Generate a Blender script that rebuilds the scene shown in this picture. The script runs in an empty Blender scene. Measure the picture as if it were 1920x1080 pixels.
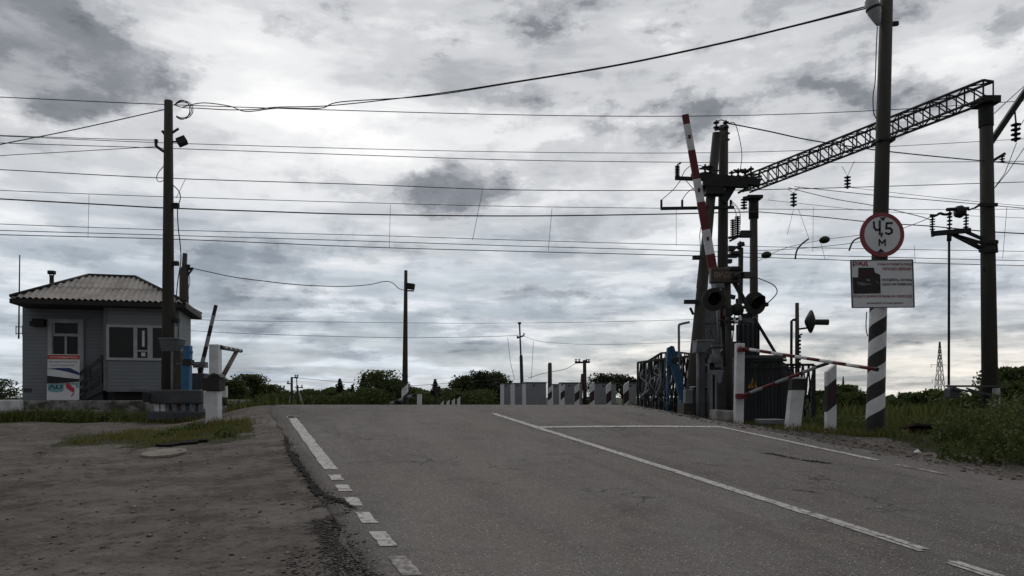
import bpy, math, random
import numpy as np
from mathutils import Vector, Matrix, Quaternion
random.seed(7); RNG = np.random.default_rng(7)
R = math.radians
SC = bpy.context.scene
COL = SC.collection
EYE = 1.5            # eye height above the plain
F = 1400.0           # focal length in pixels of the 1920 wide photograph
HOR = 745.0          # row of the true horizon in the photograph

# ------------------------------------------------------------------ camera
cd = bpy.data.cameras.new("camera"); cam = bpy.data.objects.new("camera", cd); COL.objects.link(cam)
cd.sensor_width = 36.0; cd.lens = 36.0 * F / 1920.0
cd.shift_y = (HOR - 540.0) / 1920.0
cd.clip_start = 0.05; cd.clip_end = 8000
cam.location = (0, 0, EYE); cam.rotation_euler = (R(90), 0, 0)
SC.camera = cam

# ------------------------------------------------------------------ exposure, sun, sky
SC.view_settings.view_transform = 'Standard'; SC.view_settings.look = 'None'
SC.view_settings.exposure = 0.0; SC.view_settings.gamma = 1.0; SC.view_settings.use_curve_mapping = False
SUN_EL, SUN_AZ = R(38), R(-8)        # azimuth measured from +Y towards +X
sd = bpy.data.lights.new("sun", 'SUN'); sun = bpy.data.objects.new("sun", sd); COL.objects.link(sun)
sd.energy = 0.9; sd.angle = R(18); sd.color = (1.0, 0.95, 0.88)
sdir = Vector((math.sin(SUN_AZ) * math.cos(SUN_EL), math.cos(SUN_AZ) * math.cos(SUN_EL), math.sin(SUN_EL)))
sun.rotation_euler = sdir.to_track_quat('Z', 'Y').to_euler(); sun.location = (0, 0, 40)

W = bpy.data.worlds.new("World"); SC.world = W; W.use_nodes = True
def build_sky():
    nt = W.node_tree; nt.nodes.clear(); L = nt.links.new
    def N(t, **k):
        n = nt.nodes.new(t)
        for a, b in k.items(): setattr(n, a, b)
        return n
    def M(op, a, b=None, c=None, clamp=False):
        n = N('ShaderNodeMath', operation=op); n.use_clamp = clamp
        for i, s in enumerate((a, b, c)):
            if s is None: continue
            if isinstance(s, (int, float)): n.inputs[i].default_value = s
            else: L(s, n.inputs[i])
        return n.outputs[0]
    def smooth(x, a, b, lo=0.0, hi=1.0):
        n = N('ShaderNodeMapRange', interpolation_type='SMOOTHSTEP')
        L(x, n.inputs[0])
        for i, s in enumerate((a, b, lo, hi)): n.inputs[i + 1].default_value = s
        return n.outputs[0]
    def noise(vec, scale, detail=8, rough=0.55, dist=0.0, lac=2.0):
        n = N('ShaderNodeTexNoise', noise_dimensions='3D'); L(vec, n.inputs['Vector'])
        n.inputs['Scale'].default_value = scale; n.inputs['Detail'].default_value = detail
        n.inputs['Roughness'].default_value = rough; n.inputs['Distortion'].default_value = dist
        n.inputs['Lacunarity'].default_value = lac
        return n.outputs['Fac']
    def comb(x, y, z=0.0):
        n = N('ShaderNodeCombineXYZ')
        for i, s in enumerate((x, y, z)):
            if isinstance(s, (int, float)): n.inputs[i].default_value = s
            else: L(s, n.inputs[i])
        return n.outputs[0]
    def mixc(f, a, b, blend='MIX'):
        n = N('ShaderNodeMix', data_type='RGBA', blend_type=blend)
        if isinstance(f, (int, float)): n.inputs[0].default_value = f
        else: L(f, n.inputs[0])
        for i, s in ((6, a), (7, b)):
            if isinstance(s, tuple): n.inputs[i].default_value = (*s, 1)
            else: L(s, n.inputs[i])
        return n.outputs[2]
    tc = N('ShaderNodeTexCoord'); sep = N('ShaderNodeSeparateXYZ'); L(tc.outputs['Generated'], sep.inputs[0])
    x, y, z = sep.outputs
    az = M('ARCTAN2', x, y)
    hyp = M('MAXIMUM', M('SQRT', M('ADD', M('MULTIPLY', x, x), M('MULTIPLY', y, y))), 0.02)
    t = M('DIVIDE', z, hyp)                                  # tangent of the elevation
    k = M('ADD', M('MAXIMUM', z, 0.0), 0.085)
    pl = comb(M('DIVIDE', x, k), M('DIVIDE', y, k), 0.0)     # cloud sheet overhead seen in perspective
    # soft warp shared by the cloud masses
    wv = comb(M('MULTIPLY', az, 1.0), M('MULTIPLY', t, 1.7), 0.0)
    wn = N('ShaderNodeTexNoise'); L(wv, wn.inputs['Vector']); wn.inputs['Scale'].default_value = 9; wn.inputs['Detail'].default_value = 8
    wn.inputs['Roughness'].default_value = 0.6
    ws = N('ShaderNodeSeparateXYZ'); L(wn.outputs['Color'], ws.inputs[0])
    azw = M('ADD', az, M('MULTIPLY', M('SUBTRACT', ws.outputs[0], 0.5), 0.10))
    tw = M('ADD', t, M('MULTIPLY', M('SUBTRACT', ws.outputs[1], 0.5), 0.08))
    def blob(px, py, rx, ry, edge=0.35):
        a0 = math.atan((px - 960) / F); t0 = (HOR - py) / F * math.cos(a0)
        ra = rx / F * math.cos(a0) ** 2; rt = ry / F * math.cos(a0)
        da = M('DIVIDE', M('SUBTRACT', azw, a0), ra); dt = M('DIVIDE', M('SUBTRACT', tw, t0), rt)
        q = M('SQRT', M('ADD', M('MULTIPLY', da, da), M('MULTIPLY', dt, dt)))
        return smooth(q, 1.0 + edge, 1.0 - edge)
    def total(lst):
        s = None
        for (amp, *b) in lst:
            o = M('MULTIPLY', blob(*b), amp)
            s = o if s is None else M('ADD', s, o)
        return s
    dark = total([(0.42, 125, 110, 165, 105, .7), (0.16, 30, 50, 130, 130, .8), (0.12, 300, 130, 90, 60, .8),
                  (0.30, 845, 352, 118, 50, .6), (0.16, 470, 500, 120, 55, .5), (0.10, 560, 470, 260, 60, .8),
                  (0.12, 1180, 210, 330, 45, .8), (0.12, 1000, 60, 420, 60, .8), (0.16, 1600, 200, 420, 70, .8),
                  (0.10, 1800, 30, 200, 70, .7), (0.16, 1690, 672, 55, 22, .35), (0.14, 1540, 665, 40, 12, .4),
                  (0.13, 1075, 640, 38, 14, .4), (0.13, 640, 640, 170, 26, .6), (0.10, 900, 560, 420, 30, .8), (0.14, 1700, 540, 200, 50, .8),
                  (0.14, 1250, 530, 180, 22, .8), (0.10, 200, 480, 160, 20, .8), (0.10, 1450, 600, 160, 18, .8)])
    lite = total([(0.30, 560, 250, 230, 110, .8), (0.22, 400, 60, 170, 110, .8), (0.22, 800, 230, 280, 60, .8),
                  (0.20, 1150, 330, 220, 55, .8), (0.25, 1740, 110, 190, 45, .8), (0.18, 1500, 60, 120, 60, .9), (0.14, 1350, 440, 300, 45, .9),
                  (0.18, 60, 490, 90, 26, .6), (0.14, 560, 545, 70, 12, .6), (0.16, 480, 440, 80, 16, .7),
                  (0.14, 1450, 640, 360, 55, .9), (0.10, 900, 650, 150, 16, .7)])
    n1 = noise(pl, 0.55, 7, 0.52, 0.1); n2 = noise(pl, 1.9, 8, 0.56, 0.15)
    n3 = noise(comb(M('MULTIPLY', az, 1.0), M('MULTIPLY', t, 3.4), 3.0), 5.5, 9, 0.58, 0.15)
    fb = noise(comb(az, M('MULTIPLY', t, 1.6), 7.0), 10, 9, 0.62, 0.1)
    dm = smooth(M('ADD', M('MULTIPLY', dark, 3.0), M('MULTIPLY', M('SUBTRACT', fb, 0.5), 1.9)), 0.22, 0.98)
    lump = M('MULTIPLY', smooth(M('ADD', fb, M('MULTIPLY', M('SUBTRACT', n1, 0.5), 0.8)), 0.47, 0.66), 0.10)
    D = M('ADD', M('MULTIPLY', n1, 0.44), M('ADD', M('MULTIPLY', n2, 0.48), M('MULTIPLY', n3, 0.56)))
    D = M('ADD', M('SUBTRACT', D, 0.318), lump)
    n6 = noise(comb(M('MULTIPLY', az, 1.0), M('MULTIPLY', t, 8.0), 11.0), 4.2, 9, 0.6, 0.12)
    n7 = noise(comb(M('MULTIPLY', az, 1.0), M('MULTIPLY', t, 3.0), 15.0), 13, 8, 0.6, 0.1)
    lowk = smooth(t, 0.30, 0.05)
    D = M('ADD', D, M('MULTIPLY', lowk, M('ADD', M('MULTIPLY', M('SUBTRACT', n6, 0.51), 1.4), M('MULTIPLY', M('SUBTRACT', n7, 0.5), 0.85))))
    D = M('ADD', D, M('MULTIPLY', smooth(t, 0.28, 0.50), 0.035))
    D = M('ADD', D, M('MULTIPLY', dm, M('ADD', 0.12, M('MULTIPLY', fb, 0.26)))); D = M('SUBTRACT', D, M('MULTIPLY', lite, 0.50))
    rp = N('ShaderNodeValToRGB'); L(D, rp.inputs[0]); cr = rp.color_ramp; cr.interpolation = 'EASE'
    stops = [(0.16, (1.0, 1.0, 1.0)), (0.30, (0.86, 0.865, 0.88)), (0.44, (0.63, 0.645, 0.67)), (0.57, (0.44, 0.455, 0.485)), (0.74, (0.24, 0.255, 0.285)), (0.95, (0.13, 0.145, 0.17))]
    cr.elements[0].position, cr.elements[0].color = stops[0][0], (*stops[0][1], 1)
    cr.elements[1].position, cr.elements[1].color = stops[-1][0], (*stops[-1][1], 1)
    for p, c in stops[1:-1]:
        e = cr.elements.new(p); e.color = (*c, 1)
    cloud = rp.outputs[0]
    # light through the cloud: brighter near the hidden sun, dimmer low down and behind
    low = smooth(t, 0.30, 0.0)
    cloud = mixc(M('MULTIPLY', low, 0.26), cloud, (0.31, 0.38, 0.44))
    cloud = mixc(M('MULTIPLY', low, 0.8), cloud, (0.92, 0.99, 1.06), 'MULTIPLY')
    # warm glow low over the right half
    wa = M('MULTIPLY', smooth(az, -0.15, 0.25), smooth(t, 0.14, 0.02))
    cloud = mixc(M('MULTIPLY', wa, 0.95), cloud, (1.34, 1.16, 0.96), 'MULTIPLY')
    # gaps of blue, mostly in the lower half
    n4 = noise(pl, 0.95, 6, 0.55, 0.3)
    gap = M('MULTIPLY', smooth(n4, 0.42, 0.56), smooth(t, 0.32, 0.10))
    gap = M('MULTIPLY', gap, smooth(az, 0.5, -0.1, 0.35, 1.0))
    sky = N('ShaderNodeTexSky', sky_type='NISHITA'); sky.sun_disc = False
    sky.sun_elevation = SUN_EL; sky.sun_rotation = SUN_AZ; sky.air_density = 1.0; sky.dust_density = 1.5; sky.ozone_density = 1.2
    STR = 0.1
    cl10 = mixc(1.0, cloud, (1 / STR,) * 3, 'MULTIPLY')
    haze = mixc(0.82, sky.outputs[0], (0.25 / STR, 0.34 / STR, 0.43 / STR))
    final = mixc(M('MULTIPLY', gap, 0.55), cl10, haze)
    bg = N('ShaderNodeBackground'); bg.inputs['Strength'].default_value = STR; back = smooth(y, -0.45, 0.25, 0.50, 1.0)      # unseen sky behind the viewer, dimmed on purpose to darken camera-facing surfaces
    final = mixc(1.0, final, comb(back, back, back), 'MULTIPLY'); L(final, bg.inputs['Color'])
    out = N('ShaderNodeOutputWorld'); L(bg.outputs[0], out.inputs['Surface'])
build_sky()

# ------------------------------------------------------------------ helpers
def P(px, py, d):
    """point seen at photo pixel (px,py), d metres ahead"""
    return Vector(((px - 960) / F * d, d, EYE + (HOR - py) / F * d))
def PX(px, d): return (px - 960) / F * d
def S(pix, d): return pix / F * d            # pixels to metres at distance d
def vnoise(x, y, seed=0):
    x = np.asarray(x, float); y = np.asarray(y, float)
    xi = np.floor(x).astype(np.int64); yi = np.floor(y).astype(np.int64); fx = x - xi; fy = y - yi
    def h(a, b):
        n = (a * 374761393 + b * 668265263 + seed * 982451653) & 0x7fffffff
        n = ((n ^ (n >> 13)) * 1274126177) & 0x7fffffff
        return ((n ^ (n >> 16)) & 0xffff) / 65535.0
    sx = fx * fx * (3 - 2 * fx); sy = fy * fy * (3 - 2 * fy)
    return (h(xi, yi) * (1 - sx) + h(xi + 1, yi) * sx) * (1 - sy) + (h(xi, yi + 1) * (1 - sx) + h(xi + 1, yi + 1) * sx) * sy
def fbm(x, y, o=4, seed=0):
    s = 0; a = 0.5
    for i in range(o):
        s = s + a * vnoise(x, y, seed + i); x = np.asarray(x) * 2.03 + 17.1; y = np.asarray(y) * 2.03 + 5.3; a *= 0.5
    return s
def sstep(a, b, x):
    t = np.clip((np.asarray(x, float) - a) / (b - a), 0, 1); return t * t * (3 - 2 * t)
def smin(a, b, k):
    h = np.clip(0.5 + 0.5 * (b - a) / k, 0, 1); return b * (1 - h) + a * h - k * h * (1 - h)
def road_off(y):
    y = np.asarray(y, float); q = np.clip(y - 12, 0, 8)
    return 0.391 * np.minimum(y, 12) + 0.391 * q - 0.391 * q * q / 16 - 0.03 * np.maximum(y - 20, 0)
def road_v(x, y): return 0.931 * (np.asarray(x, float) + road_off(y))
def road_x(v, y): return v / 0.931 - road_off(y)
def zroad(y):
    y = np.asarray(y, float)
    up = -1.5 + 0.096 * y; up = -smin(-up, 1.62 + 0 * y, 0.15)
    return smin(up, -0.137 - 0.0140 * (y - 14.2), 0.10) + EYE
V_L, V_R = 0.82, 7.22        # asphalt edges
def gz(x, y, bumps=True, sink=True):
    x = np.asarray(x, float); y = np.asarray(y, float); v = road_v(x, y)
    zr = zroad(y) - EYE
    left = smin(zr - 0.035, -0.50 + 0 * y, 0.10)
    right = smin(zr - 0.13, -0.53 - 0.012 * np.maximum(y - 12, 0), 0.12)
    wl = sstep(V_L - 0.1, V_L - 1.8, v); wr = sstep(V_R, V_R + 1.3, v)
    z = zr * (1 - wl) * (1 - wr) + left * wl + right * wr
    far = sstep(24, 110, np.hypot(x, y))
    side = sstep(12, 45, np.abs(x))
    z = z * (1 - far) + (-1.5) * far
    z = np.where(y < 4, z, z)
    if bumps:
        offr = np.clip(np.maximum(V_L - 0.05 - v, v - V_R - 0.05) / 0.5, 0, 1)
        z = z + offr * np.clip(V_L - v, 0, 1) * 0.014 * (np.abs(np.sin(2.1 * (x * 0.80 + y * 0.25) + 1.6 * fbm(x * 0.5, y * 0.5, 3, 77))) ** 3 - 0.4) * (np.hypot(x, y) < 22)
        z = z + offr * (0.065 * (fbm(x * 1.3, y * 1.3, 5, 3) - 0.47) + 0.016 * (fbm(x * 7, y * 7, 2, 9) - 0.37))
    if sink:
        ins = np.clip(np.minimum(v - V_L - 0.02, V_R - 0.02 - v) / 0.2, 0, 1)
        z = z - 0.012 - 0.06 * ins
    return z + EYE
def ground_at(x, y): return float(gz(x, y))
def base(px, d): x = PX(px, d); return Vector((x, d, ground_at(x, d)))

def matr(name, c1, c2=None, scale=3.0, rough=0.8, metal=0.0, bump=0.0, bscale=None, stretch=(1, 1, 1), lo=0.35, hi=0.65, detail=5, spec=0.4):
    m = bpy.data.materials.new(name); m.use_nodes = True; nt = m.node_tree; L = nt.links.new
    b = nt.nodes['Principled BSDF']; b.inputs['Roughness'].default_value = rough; b.inputs['Metallic'].default_value = metal
    b.inputs['Specular IOR Level'].default_value = spec
    if c2 is None: c2 = tuple(v * 0.72 for v in c1)
    tc = nt.nodes.new('ShaderNodeTexCoord'); mp = nt.nodes.new('ShaderNodeMapping'); L(tc.outputs['Object'], mp.inputs[0])
    mp.inputs['Scale'].default_value = stretch
    n = nt.nodes.new('ShaderNodeTexNoise'); L(mp.outputs[0], n.inputs['Vector']); n.inputs['Scale'].default_value = scale
    n.inputs['Detail'].default_value = detail; n.inputs['Roughness'].default_value = 0.62
    r = nt.nodes.new('ShaderNodeMapRange'); L(n.outputs['Fac'], r.inputs[0]); r.inputs[1].default_value = lo; r.inputs[2].default_value = hi
    mx = nt.nodes.new('ShaderNodeMix'); mx.data_type = 'RGBA'; L(r.outputs[0], mx.inputs[0])
    mx.inputs[6].default_value = (*c1, 1); mx.inputs[7].default_value = (*c2, 1); L(mx.outputs[2], b.inputs['Base Color'])
    if bump:
        n2 = nt.nodes.new('ShaderNodeTexNoise'); L(mp.outputs[0], n2.inputs['Vector']); n2.inputs['Scale'].default_value = bscale or scale * 6; n2.inputs['Detail'].default_value = 6
        bp = nt.nodes.new('ShaderNodeBump'); bp.inputs['Strength'].default_value = bump; bp.inputs['Distance'].default_value = 0.02
        L(n2.outputs['Fac'], bp.inputs['Height']); L(bp.outputs[0], b.inputs['Normal'])
    return m

class MB:
    def __init__(s): s.v = []; s.f = []; s.m = []; s.s = []
    def add(s, vs, fs, mi=0, smooth=False):
        o = len(s.v); s.v += [tuple(v) for v in vs]
        for f in fs: s.f.append(tuple(i + o for i in f)); s.m.append(mi); s.s.append(smooth)
        return s
    def box(s, c, size, rz=0.0, mi=0, rot=None, taper=1.0):
        m = rot if rot is not None else Matrix.Rotation(rz, 3, 'Z'); c = Vector(c); hx, hy, hz = (q / 2 for q in size)
        vs = [c + m @ Vector((sx * hx * (taper if sz > 0 else 1), sy * hy * (taper if sz > 0 else 1), sz * hz)) for sz in (-1, 1) for sx, sy in ((-1, -1), (1, -1), (1, 1), (-1, 1))]
        return s.add(vs, [(3, 2, 1, 0), (4, 5, 6, 7), (0, 1, 5, 4), (1, 2, 6, 5), (2, 3, 7, 6), (3, 0, 4, 7)], mi)
    def bar(s, p0, p1, w, h=None, mi=0, up=None):
        p0 = Vector(p0); p1 = Vector(p1); h = h or w; d = p1 - p0; l = d.length
        if l < 1e-6: return s
        d /= l; up = Vector(up) if up else (Vector((0, 0, 1)) if abs(d.z) < 0.95 else Vector((0, 1, 0)))
        a = d.cross(up).normalized(); b = a.cross(d).normalized()
        m = Matrix((a, d, b)).transposed()
        return s.box((p0 + p1) / 2, (w, l, h), rot=m, mi=mi)
    def tube(s, pts, r, n=8, mi=0, smooth=True, cap=True):
        pts = [Vector(p) for p in pts]; k = len(pts); rs = r if isinstance(r, (list, tuple)) else [r] * k
        vs = []; prev = None
        for i, p in enumerate(pts):
            t = (pts[min(i + 1, k - 1)] - pts[max(i - 1, 0)])
            t = t.normalized() if t.length > 1e-9 else Vector((0, 0, 1))
            if prev is None:
                q = Vector((0, 0, 1)) if abs(t.z) < 0.9 else Vector((1, 0, 0)); a = t.cross(q).normalized()
            else:
                a = (prev - t * prev.dot(t)); a = a.normalized() if a.length > 1e-6 else t.orthogonal().normalized()
            prev = a; b = t.cross(a)
            for j in range(n):
                g = 2 * math.pi * j / n; vs.append(p + (a * math.cos(g) + b * math.sin(g)) * rs[i])
        fs = [(i * n + j, i * n + (j + 1) % n, (i + 1) * n + (j + 1) % n, (i + 1) * n + j) for i in range(k - 1) for j in range(n)]
        s.add(vs, fs, mi, smooth)
        if cap:
            o = len(s.v) - len(vs)
            s.f.append(tuple(o + j for j in reversed(range(n)))); s.m.append(mi); s.s.append(False)
            s.f.append(tuple(o + (k - 1) * n + j for j in range(n))); s.m.append(mi); s.s.append(False)
        return s
    def cyl(s, p0, p1, r0, r1=None, n=12, mi=0, smooth=True): return s.tube([p0, p1], [r0, r0 if r1 is None else r1], n, mi, smooth)
    def lathe(s, prof, base, axis=(0, 0, 1), n=16, mi=0, smooth=True):
        base = Vector(base); ax = Vector(axis).normalized()
        return s.tube([base + ax * (h + 1e-5 * i) for i, (r, h) in enumerate(prof)], [max(r, 1e-4) for r, h in prof], n, mi, smooth) if False else s._lathe(prof, base, ax, n, mi, smooth)
    def _lathe(s, prof, base, ax, n=16, mi=0, smooth=True):
        a = ax.orthogonal().normalized(); b = ax.cross(a); vs = []
        for r, h in prof:
            for j in range(n):
                g = 2 * math.pi * j / n; vs.append(base + ax * h + (a * math.cos(g) + b * math.sin(g)) * max(r, 1e-4))
        k = len(prof)
        s.add(vs, [(i * n + j, i * n + (j + 1) % n, (i + 1) * n + (j + 1) % n, (i + 1) * n + j) for i in range(k - 1) for j in range(n)], mi, smooth)
        return s
    def prism(s, poly, depth, mi=0):
        """poly: list of 3D points, extruded by the vector depth"""
        n = len(poly); dv = Vector(depth); a = [Vector(p) for p in poly]; vs = a + [p + dv for p in a]
        return s.add(vs, [tuple(range(n)), tuple(reversed(range(n, 2 * n)))] + [(i, i + n, (i + 1) % n + n, (i + 1) % n) for i in range(n)], mi)
    def insulator(s, p, axis, length, r, n=4, mi=0, seg=10):
        """string of sheds along axis from p"""
        ax = Vector(axis).normalized(); prof = [(r * .25, 0)]
        st = length / n
        for i in range(n):
            h = i * st
            prof += [(r * .28, h + st * .15), (r, h + st * .35), (r * .95, h + st * .55), (r * .3, h + st * .75)]
        prof += [(r * .25, length), (0, length)]
        return s._lathe(prof, Vector(p), ax, seg, mi, True)
    def build_each(s, name, mats, parent, bevel=0.0):
        """every loose piece becomes a part of its own"""
        own = list(range(len(s.v)))
        def root(i):
            while own[i] != i: own[i] = own[own[i]]; i = own[i]
            return i
        for f in s.f:
            r = root(f[0])
            for i in f[1:]: own[root(i)] = r
        groups = {}
        for k, f in enumerate(s.f): groups.setdefault(root(f[0]), []).append(k)
        for ks in groups.values():
            m = MB(); ids = sorted({i for k in ks for i in s.f[k]}); mp = {i: j for j, i in enumerate(ids)}
            m.v = [s.v[i] for i in ids]; m.f = [tuple(mp[i] for i in s.f[k]) for k in ks]; m.m = [s.m[k] for k in ks]; m.s = [s.s[k] for k in ks]
            o = m.build(name, mats, parent, bevel=bevel)
        return o
    def build(s, name, mats, parent=None, org=None, bevel=0.0, bseg=2):
        me = bpy.data.meshes.new(name)
        o3 = Vector((0, 0, 0))
        if parent is not None:
            r = parent
            while r.parent is not None: r = r.parent
            o3 = r.location.copy()
        elif org is not None: o3 = Vector(org)
        me.from_pydata([(a - o3.x, b - o3.y, c - o3.z) for a, b, c in s.v], [], s.f)
        for m in (mats if isinstance(mats, (list, tuple)) else [mats]): me.materials.append(m)
        me.polygons.foreach_set('material_index', s.m); me.polygons.foreach_set('use_smooth', s.s); me.update()
        o = bpy.data.objects.new(name, me); COL.objects.link(o)
        if parent is not None: o.parent = parent
        else: o.location = o3
        if bevel:
            b = o.modifiers.new('bevel', 'BEVEL'); b.width = bevel; b.segments = bseg; b.limit_method = 'ANGLE'; b.angle_limit = R(40)
        return o
def tag(o, label, cat, group=None, kind=None):
    o['label'] = label; o['category'] = cat
    if group: o['group'] = group
    if kind: o['kind'] = kind
    return o
def thing(name, label, cat, loc, group=None):
    o = bpy.data.objects.new(name, None); COL.objects.link(o); o.location = loc; o.empty_display_size = 0.2
    return tag(o, label, cat, group)
def kids(o): return [c for c in bpy.data.objects if c.parent == o]
def copy_thing(o, loc, rz=0.0, label=None, scale=1.0):
    r = o.copy(); COL.objects.link(r); r.location = loc; r.rotation_euler = (0, 0, rz); r.scale = (scale,) * 3
    if label: r['label'] = label
    for c in kids(o):
        d = c.copy(); COL.objects.link(d); d.parent = r
        for g in kids(c):
            e = g.copy(); COL.objects.link(e); e.parent = d
    return r
def smooth_path(pts, n=6):
    pts = [Vector(p) for p in pts]
    if len(pts) < 3: return pts
    out = []
    for i in range(len(pts) - 1):
        p0 = pts[max(i - 1, 0)]; p1 = pts[i]; p2 = pts[i + 1]; p3 = pts[min(i + 2, len(pts) - 1)]
        for k in range(n):
            t = k / n
            out.append(0.5 * ((2 * p1) + (p2 - p0) * t + (2 * p0 - 5 * p1 + 4 * p2 - p3) * t * t + (3 * p1 - p0 - 3 * p2 + p3) * t ** 3))
    out.append(pts[-1]); return out
def text_to(mb, body, org, ux, uy, w, h, off, mi=0):
    """lettering: flat glyph faces, fitted into w x h with lower left corner at org"""
    cu = bpy.data.curves.new('lettering', 'FONT'); cu.body = body; cu.size = 1.0; cu.resolution_u = 3; cu.offset = 0.022
    ob = bpy.data.objects.new('lettering', cu); COL.objects.link(ob)
    dg = bpy.context.evaluated_depsgraph_get(); dg.update()
    me = bpy.data.meshes.new_from_object(ob.evaluated_get(dg))
    vs = [v.co.copy() for v in me.vertices]; fs = [tuple(p.vertices) for p in me.polygons]
    bpy.data.objects.remove(ob); bpy.data.curves.remove(cu); bpy.data.meshes.remove(me)
    if not vs: return
    x0 = min(v.x for v in vs); x1 = max(v.x for v in vs); y0 = min(v.y for v in vs); y1 = max(v.y for v in vs)
    org = Vector(org); ux = Vector(ux); uy = Vector(uy); off = Vector(off)
    mb.add([org + ux * ((v.x - x0) / (x1 - x0) * w) + uy * ((v.y - y0) / (y1 - y0) * h) + off for v in vs], fs, mi)

# ------------------------------------------------------------------ materials
M_ = {}
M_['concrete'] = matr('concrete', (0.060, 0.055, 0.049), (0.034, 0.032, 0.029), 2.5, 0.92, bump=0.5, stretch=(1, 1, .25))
M_['concrete_pale'] = matr('concrete_pale', (0.36, 0.35, 0.33), (0.17, 0.165, 0.155), 3.5, 0.9, bump=0.4)
M_['white'] = matr('white_paint', (0.66, 0.665, 0.68), (0.42, 0.415, 0.41), 4, 0.75, bump=0.25, lo=.45, hi=.75)
M_['white_new'] = matr('white_sign', (0.70, 0.71, 0.73), (0.58, 0.59, 0.61), 2, 0.5)
M_['black'] = matr('black_paint', (0.018, 0.018, 0.02), (0.035, 0.034, 0.033), 5, 0.75)
M_['red'] = matr('red_paint', (0.15, 0.018, 0.02), (0.085, 0.011, 0.013), 4, 0.6)
M_['red_sign'] = matr('red_sign', (0.27, 0.06, 0.07), (0.21, 0.045, 0.052), 3, 0.55)
M_['steel'] = matr('dark_steel', (0.026, 0.026, 0.027), (0.015, 0.015, 0.015), 4, 0.7, 0.2)
M_['grey'] = matr('grey_paint', (0.19, 0.20, 0.215), (0.12, 0.125, 0.135), 3, 0.65, bump=0.1)
M_['grey_dark'] = matr('dark_grey_paint', (0.075, 0.08, 0.09), (0.045, 0.047, 0.052), 3, 0.7, bump=0.1)
M_['grey_pale'] = matr('pale_grey_paint', (0.30, 0.31, 0.33), (0.22, 0.225, 0.24), 2.5, 0.7)
M_['blue'] = matr('blue_paint', (0.035, 0.16, 0.32), (0.025, 0.11, 0.22), 3, 0.6)
M_['rust'] = matr('rusty_metal', (0.06, 0.035, 0.025), (0.025, 0.017, 0.014), 5, 0.85, bump=.3)
M_['ceramic'] = matr('insulator_glaze', (0.022, 0.017, 0.016), (0.013, 0.011, 0.011), 4, 0.45)
M_['wire'] = matr('wire', (0.035, 0.035, 0.037), None, 3, 0.7)
M_['wire_alu'] = matr('bare_wire', (0.10, 0.10, 0.105), None, 3, 0.6)
M_['glass'] = matr('window_glass', (0.012, 0.013, 0.015), (0.02, 0.02, 0.022), 1.5, 0.15, spec=0.25)
M_['lampglass'] = matr('lamp_glass', (0.35, 0.36, 0.37), (0.25, 0.26, 0.27), 6, 0.25)
M_['wood'] = matr('grey_wood', (0.10, 0.085, 0.07), (0.06, 0.05, 0.042), 4, 0.9, bump=.3, stretch=(1, 1, .15))
M_['yellow'] = matr('yellow_sign', (0.42, 0.24, 0.05), None, 3, 0.6)
# ------------------------------------------------------------------ terrain
def mesh_np(name, V, Fq, mats, smooth=False, attr=None):
    me = bpy.data.meshes.new(name); V = np.asarray(V, np.float32); Fq = np.asarray(Fq, np.int32)
    k = Fq.shape[1]
    me.vertices.add(len(V)); me.vertices.foreach_set('co', V.ravel())
    me.loops.add(Fq.size); me.loops.foreach_set('vertex_index', Fq.ravel())
    me.polygons.add(len(Fq)); me.polygons.foreach_set('loop_start', np.arange(len(Fq), dtype=np.int32) * k)
    me.polygons.foreach_set('use_smooth', np.full(len(Fq), smooth))
    for m in (mats if isinstance(mats, (list, tuple)) else [mats]): me.materials.append(m)
    if attr:
        for an, av in attr.items():
            a = me.attributes.new(an, 'FLOAT', 'POINT'); a.data.foreach_set('value', np.asarray(av, np.float32))
    me.update(calc_edges=True); me.validate()
    o = bpy.data.objects.new(name, me); COL.objects.link(o); return o

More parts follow.
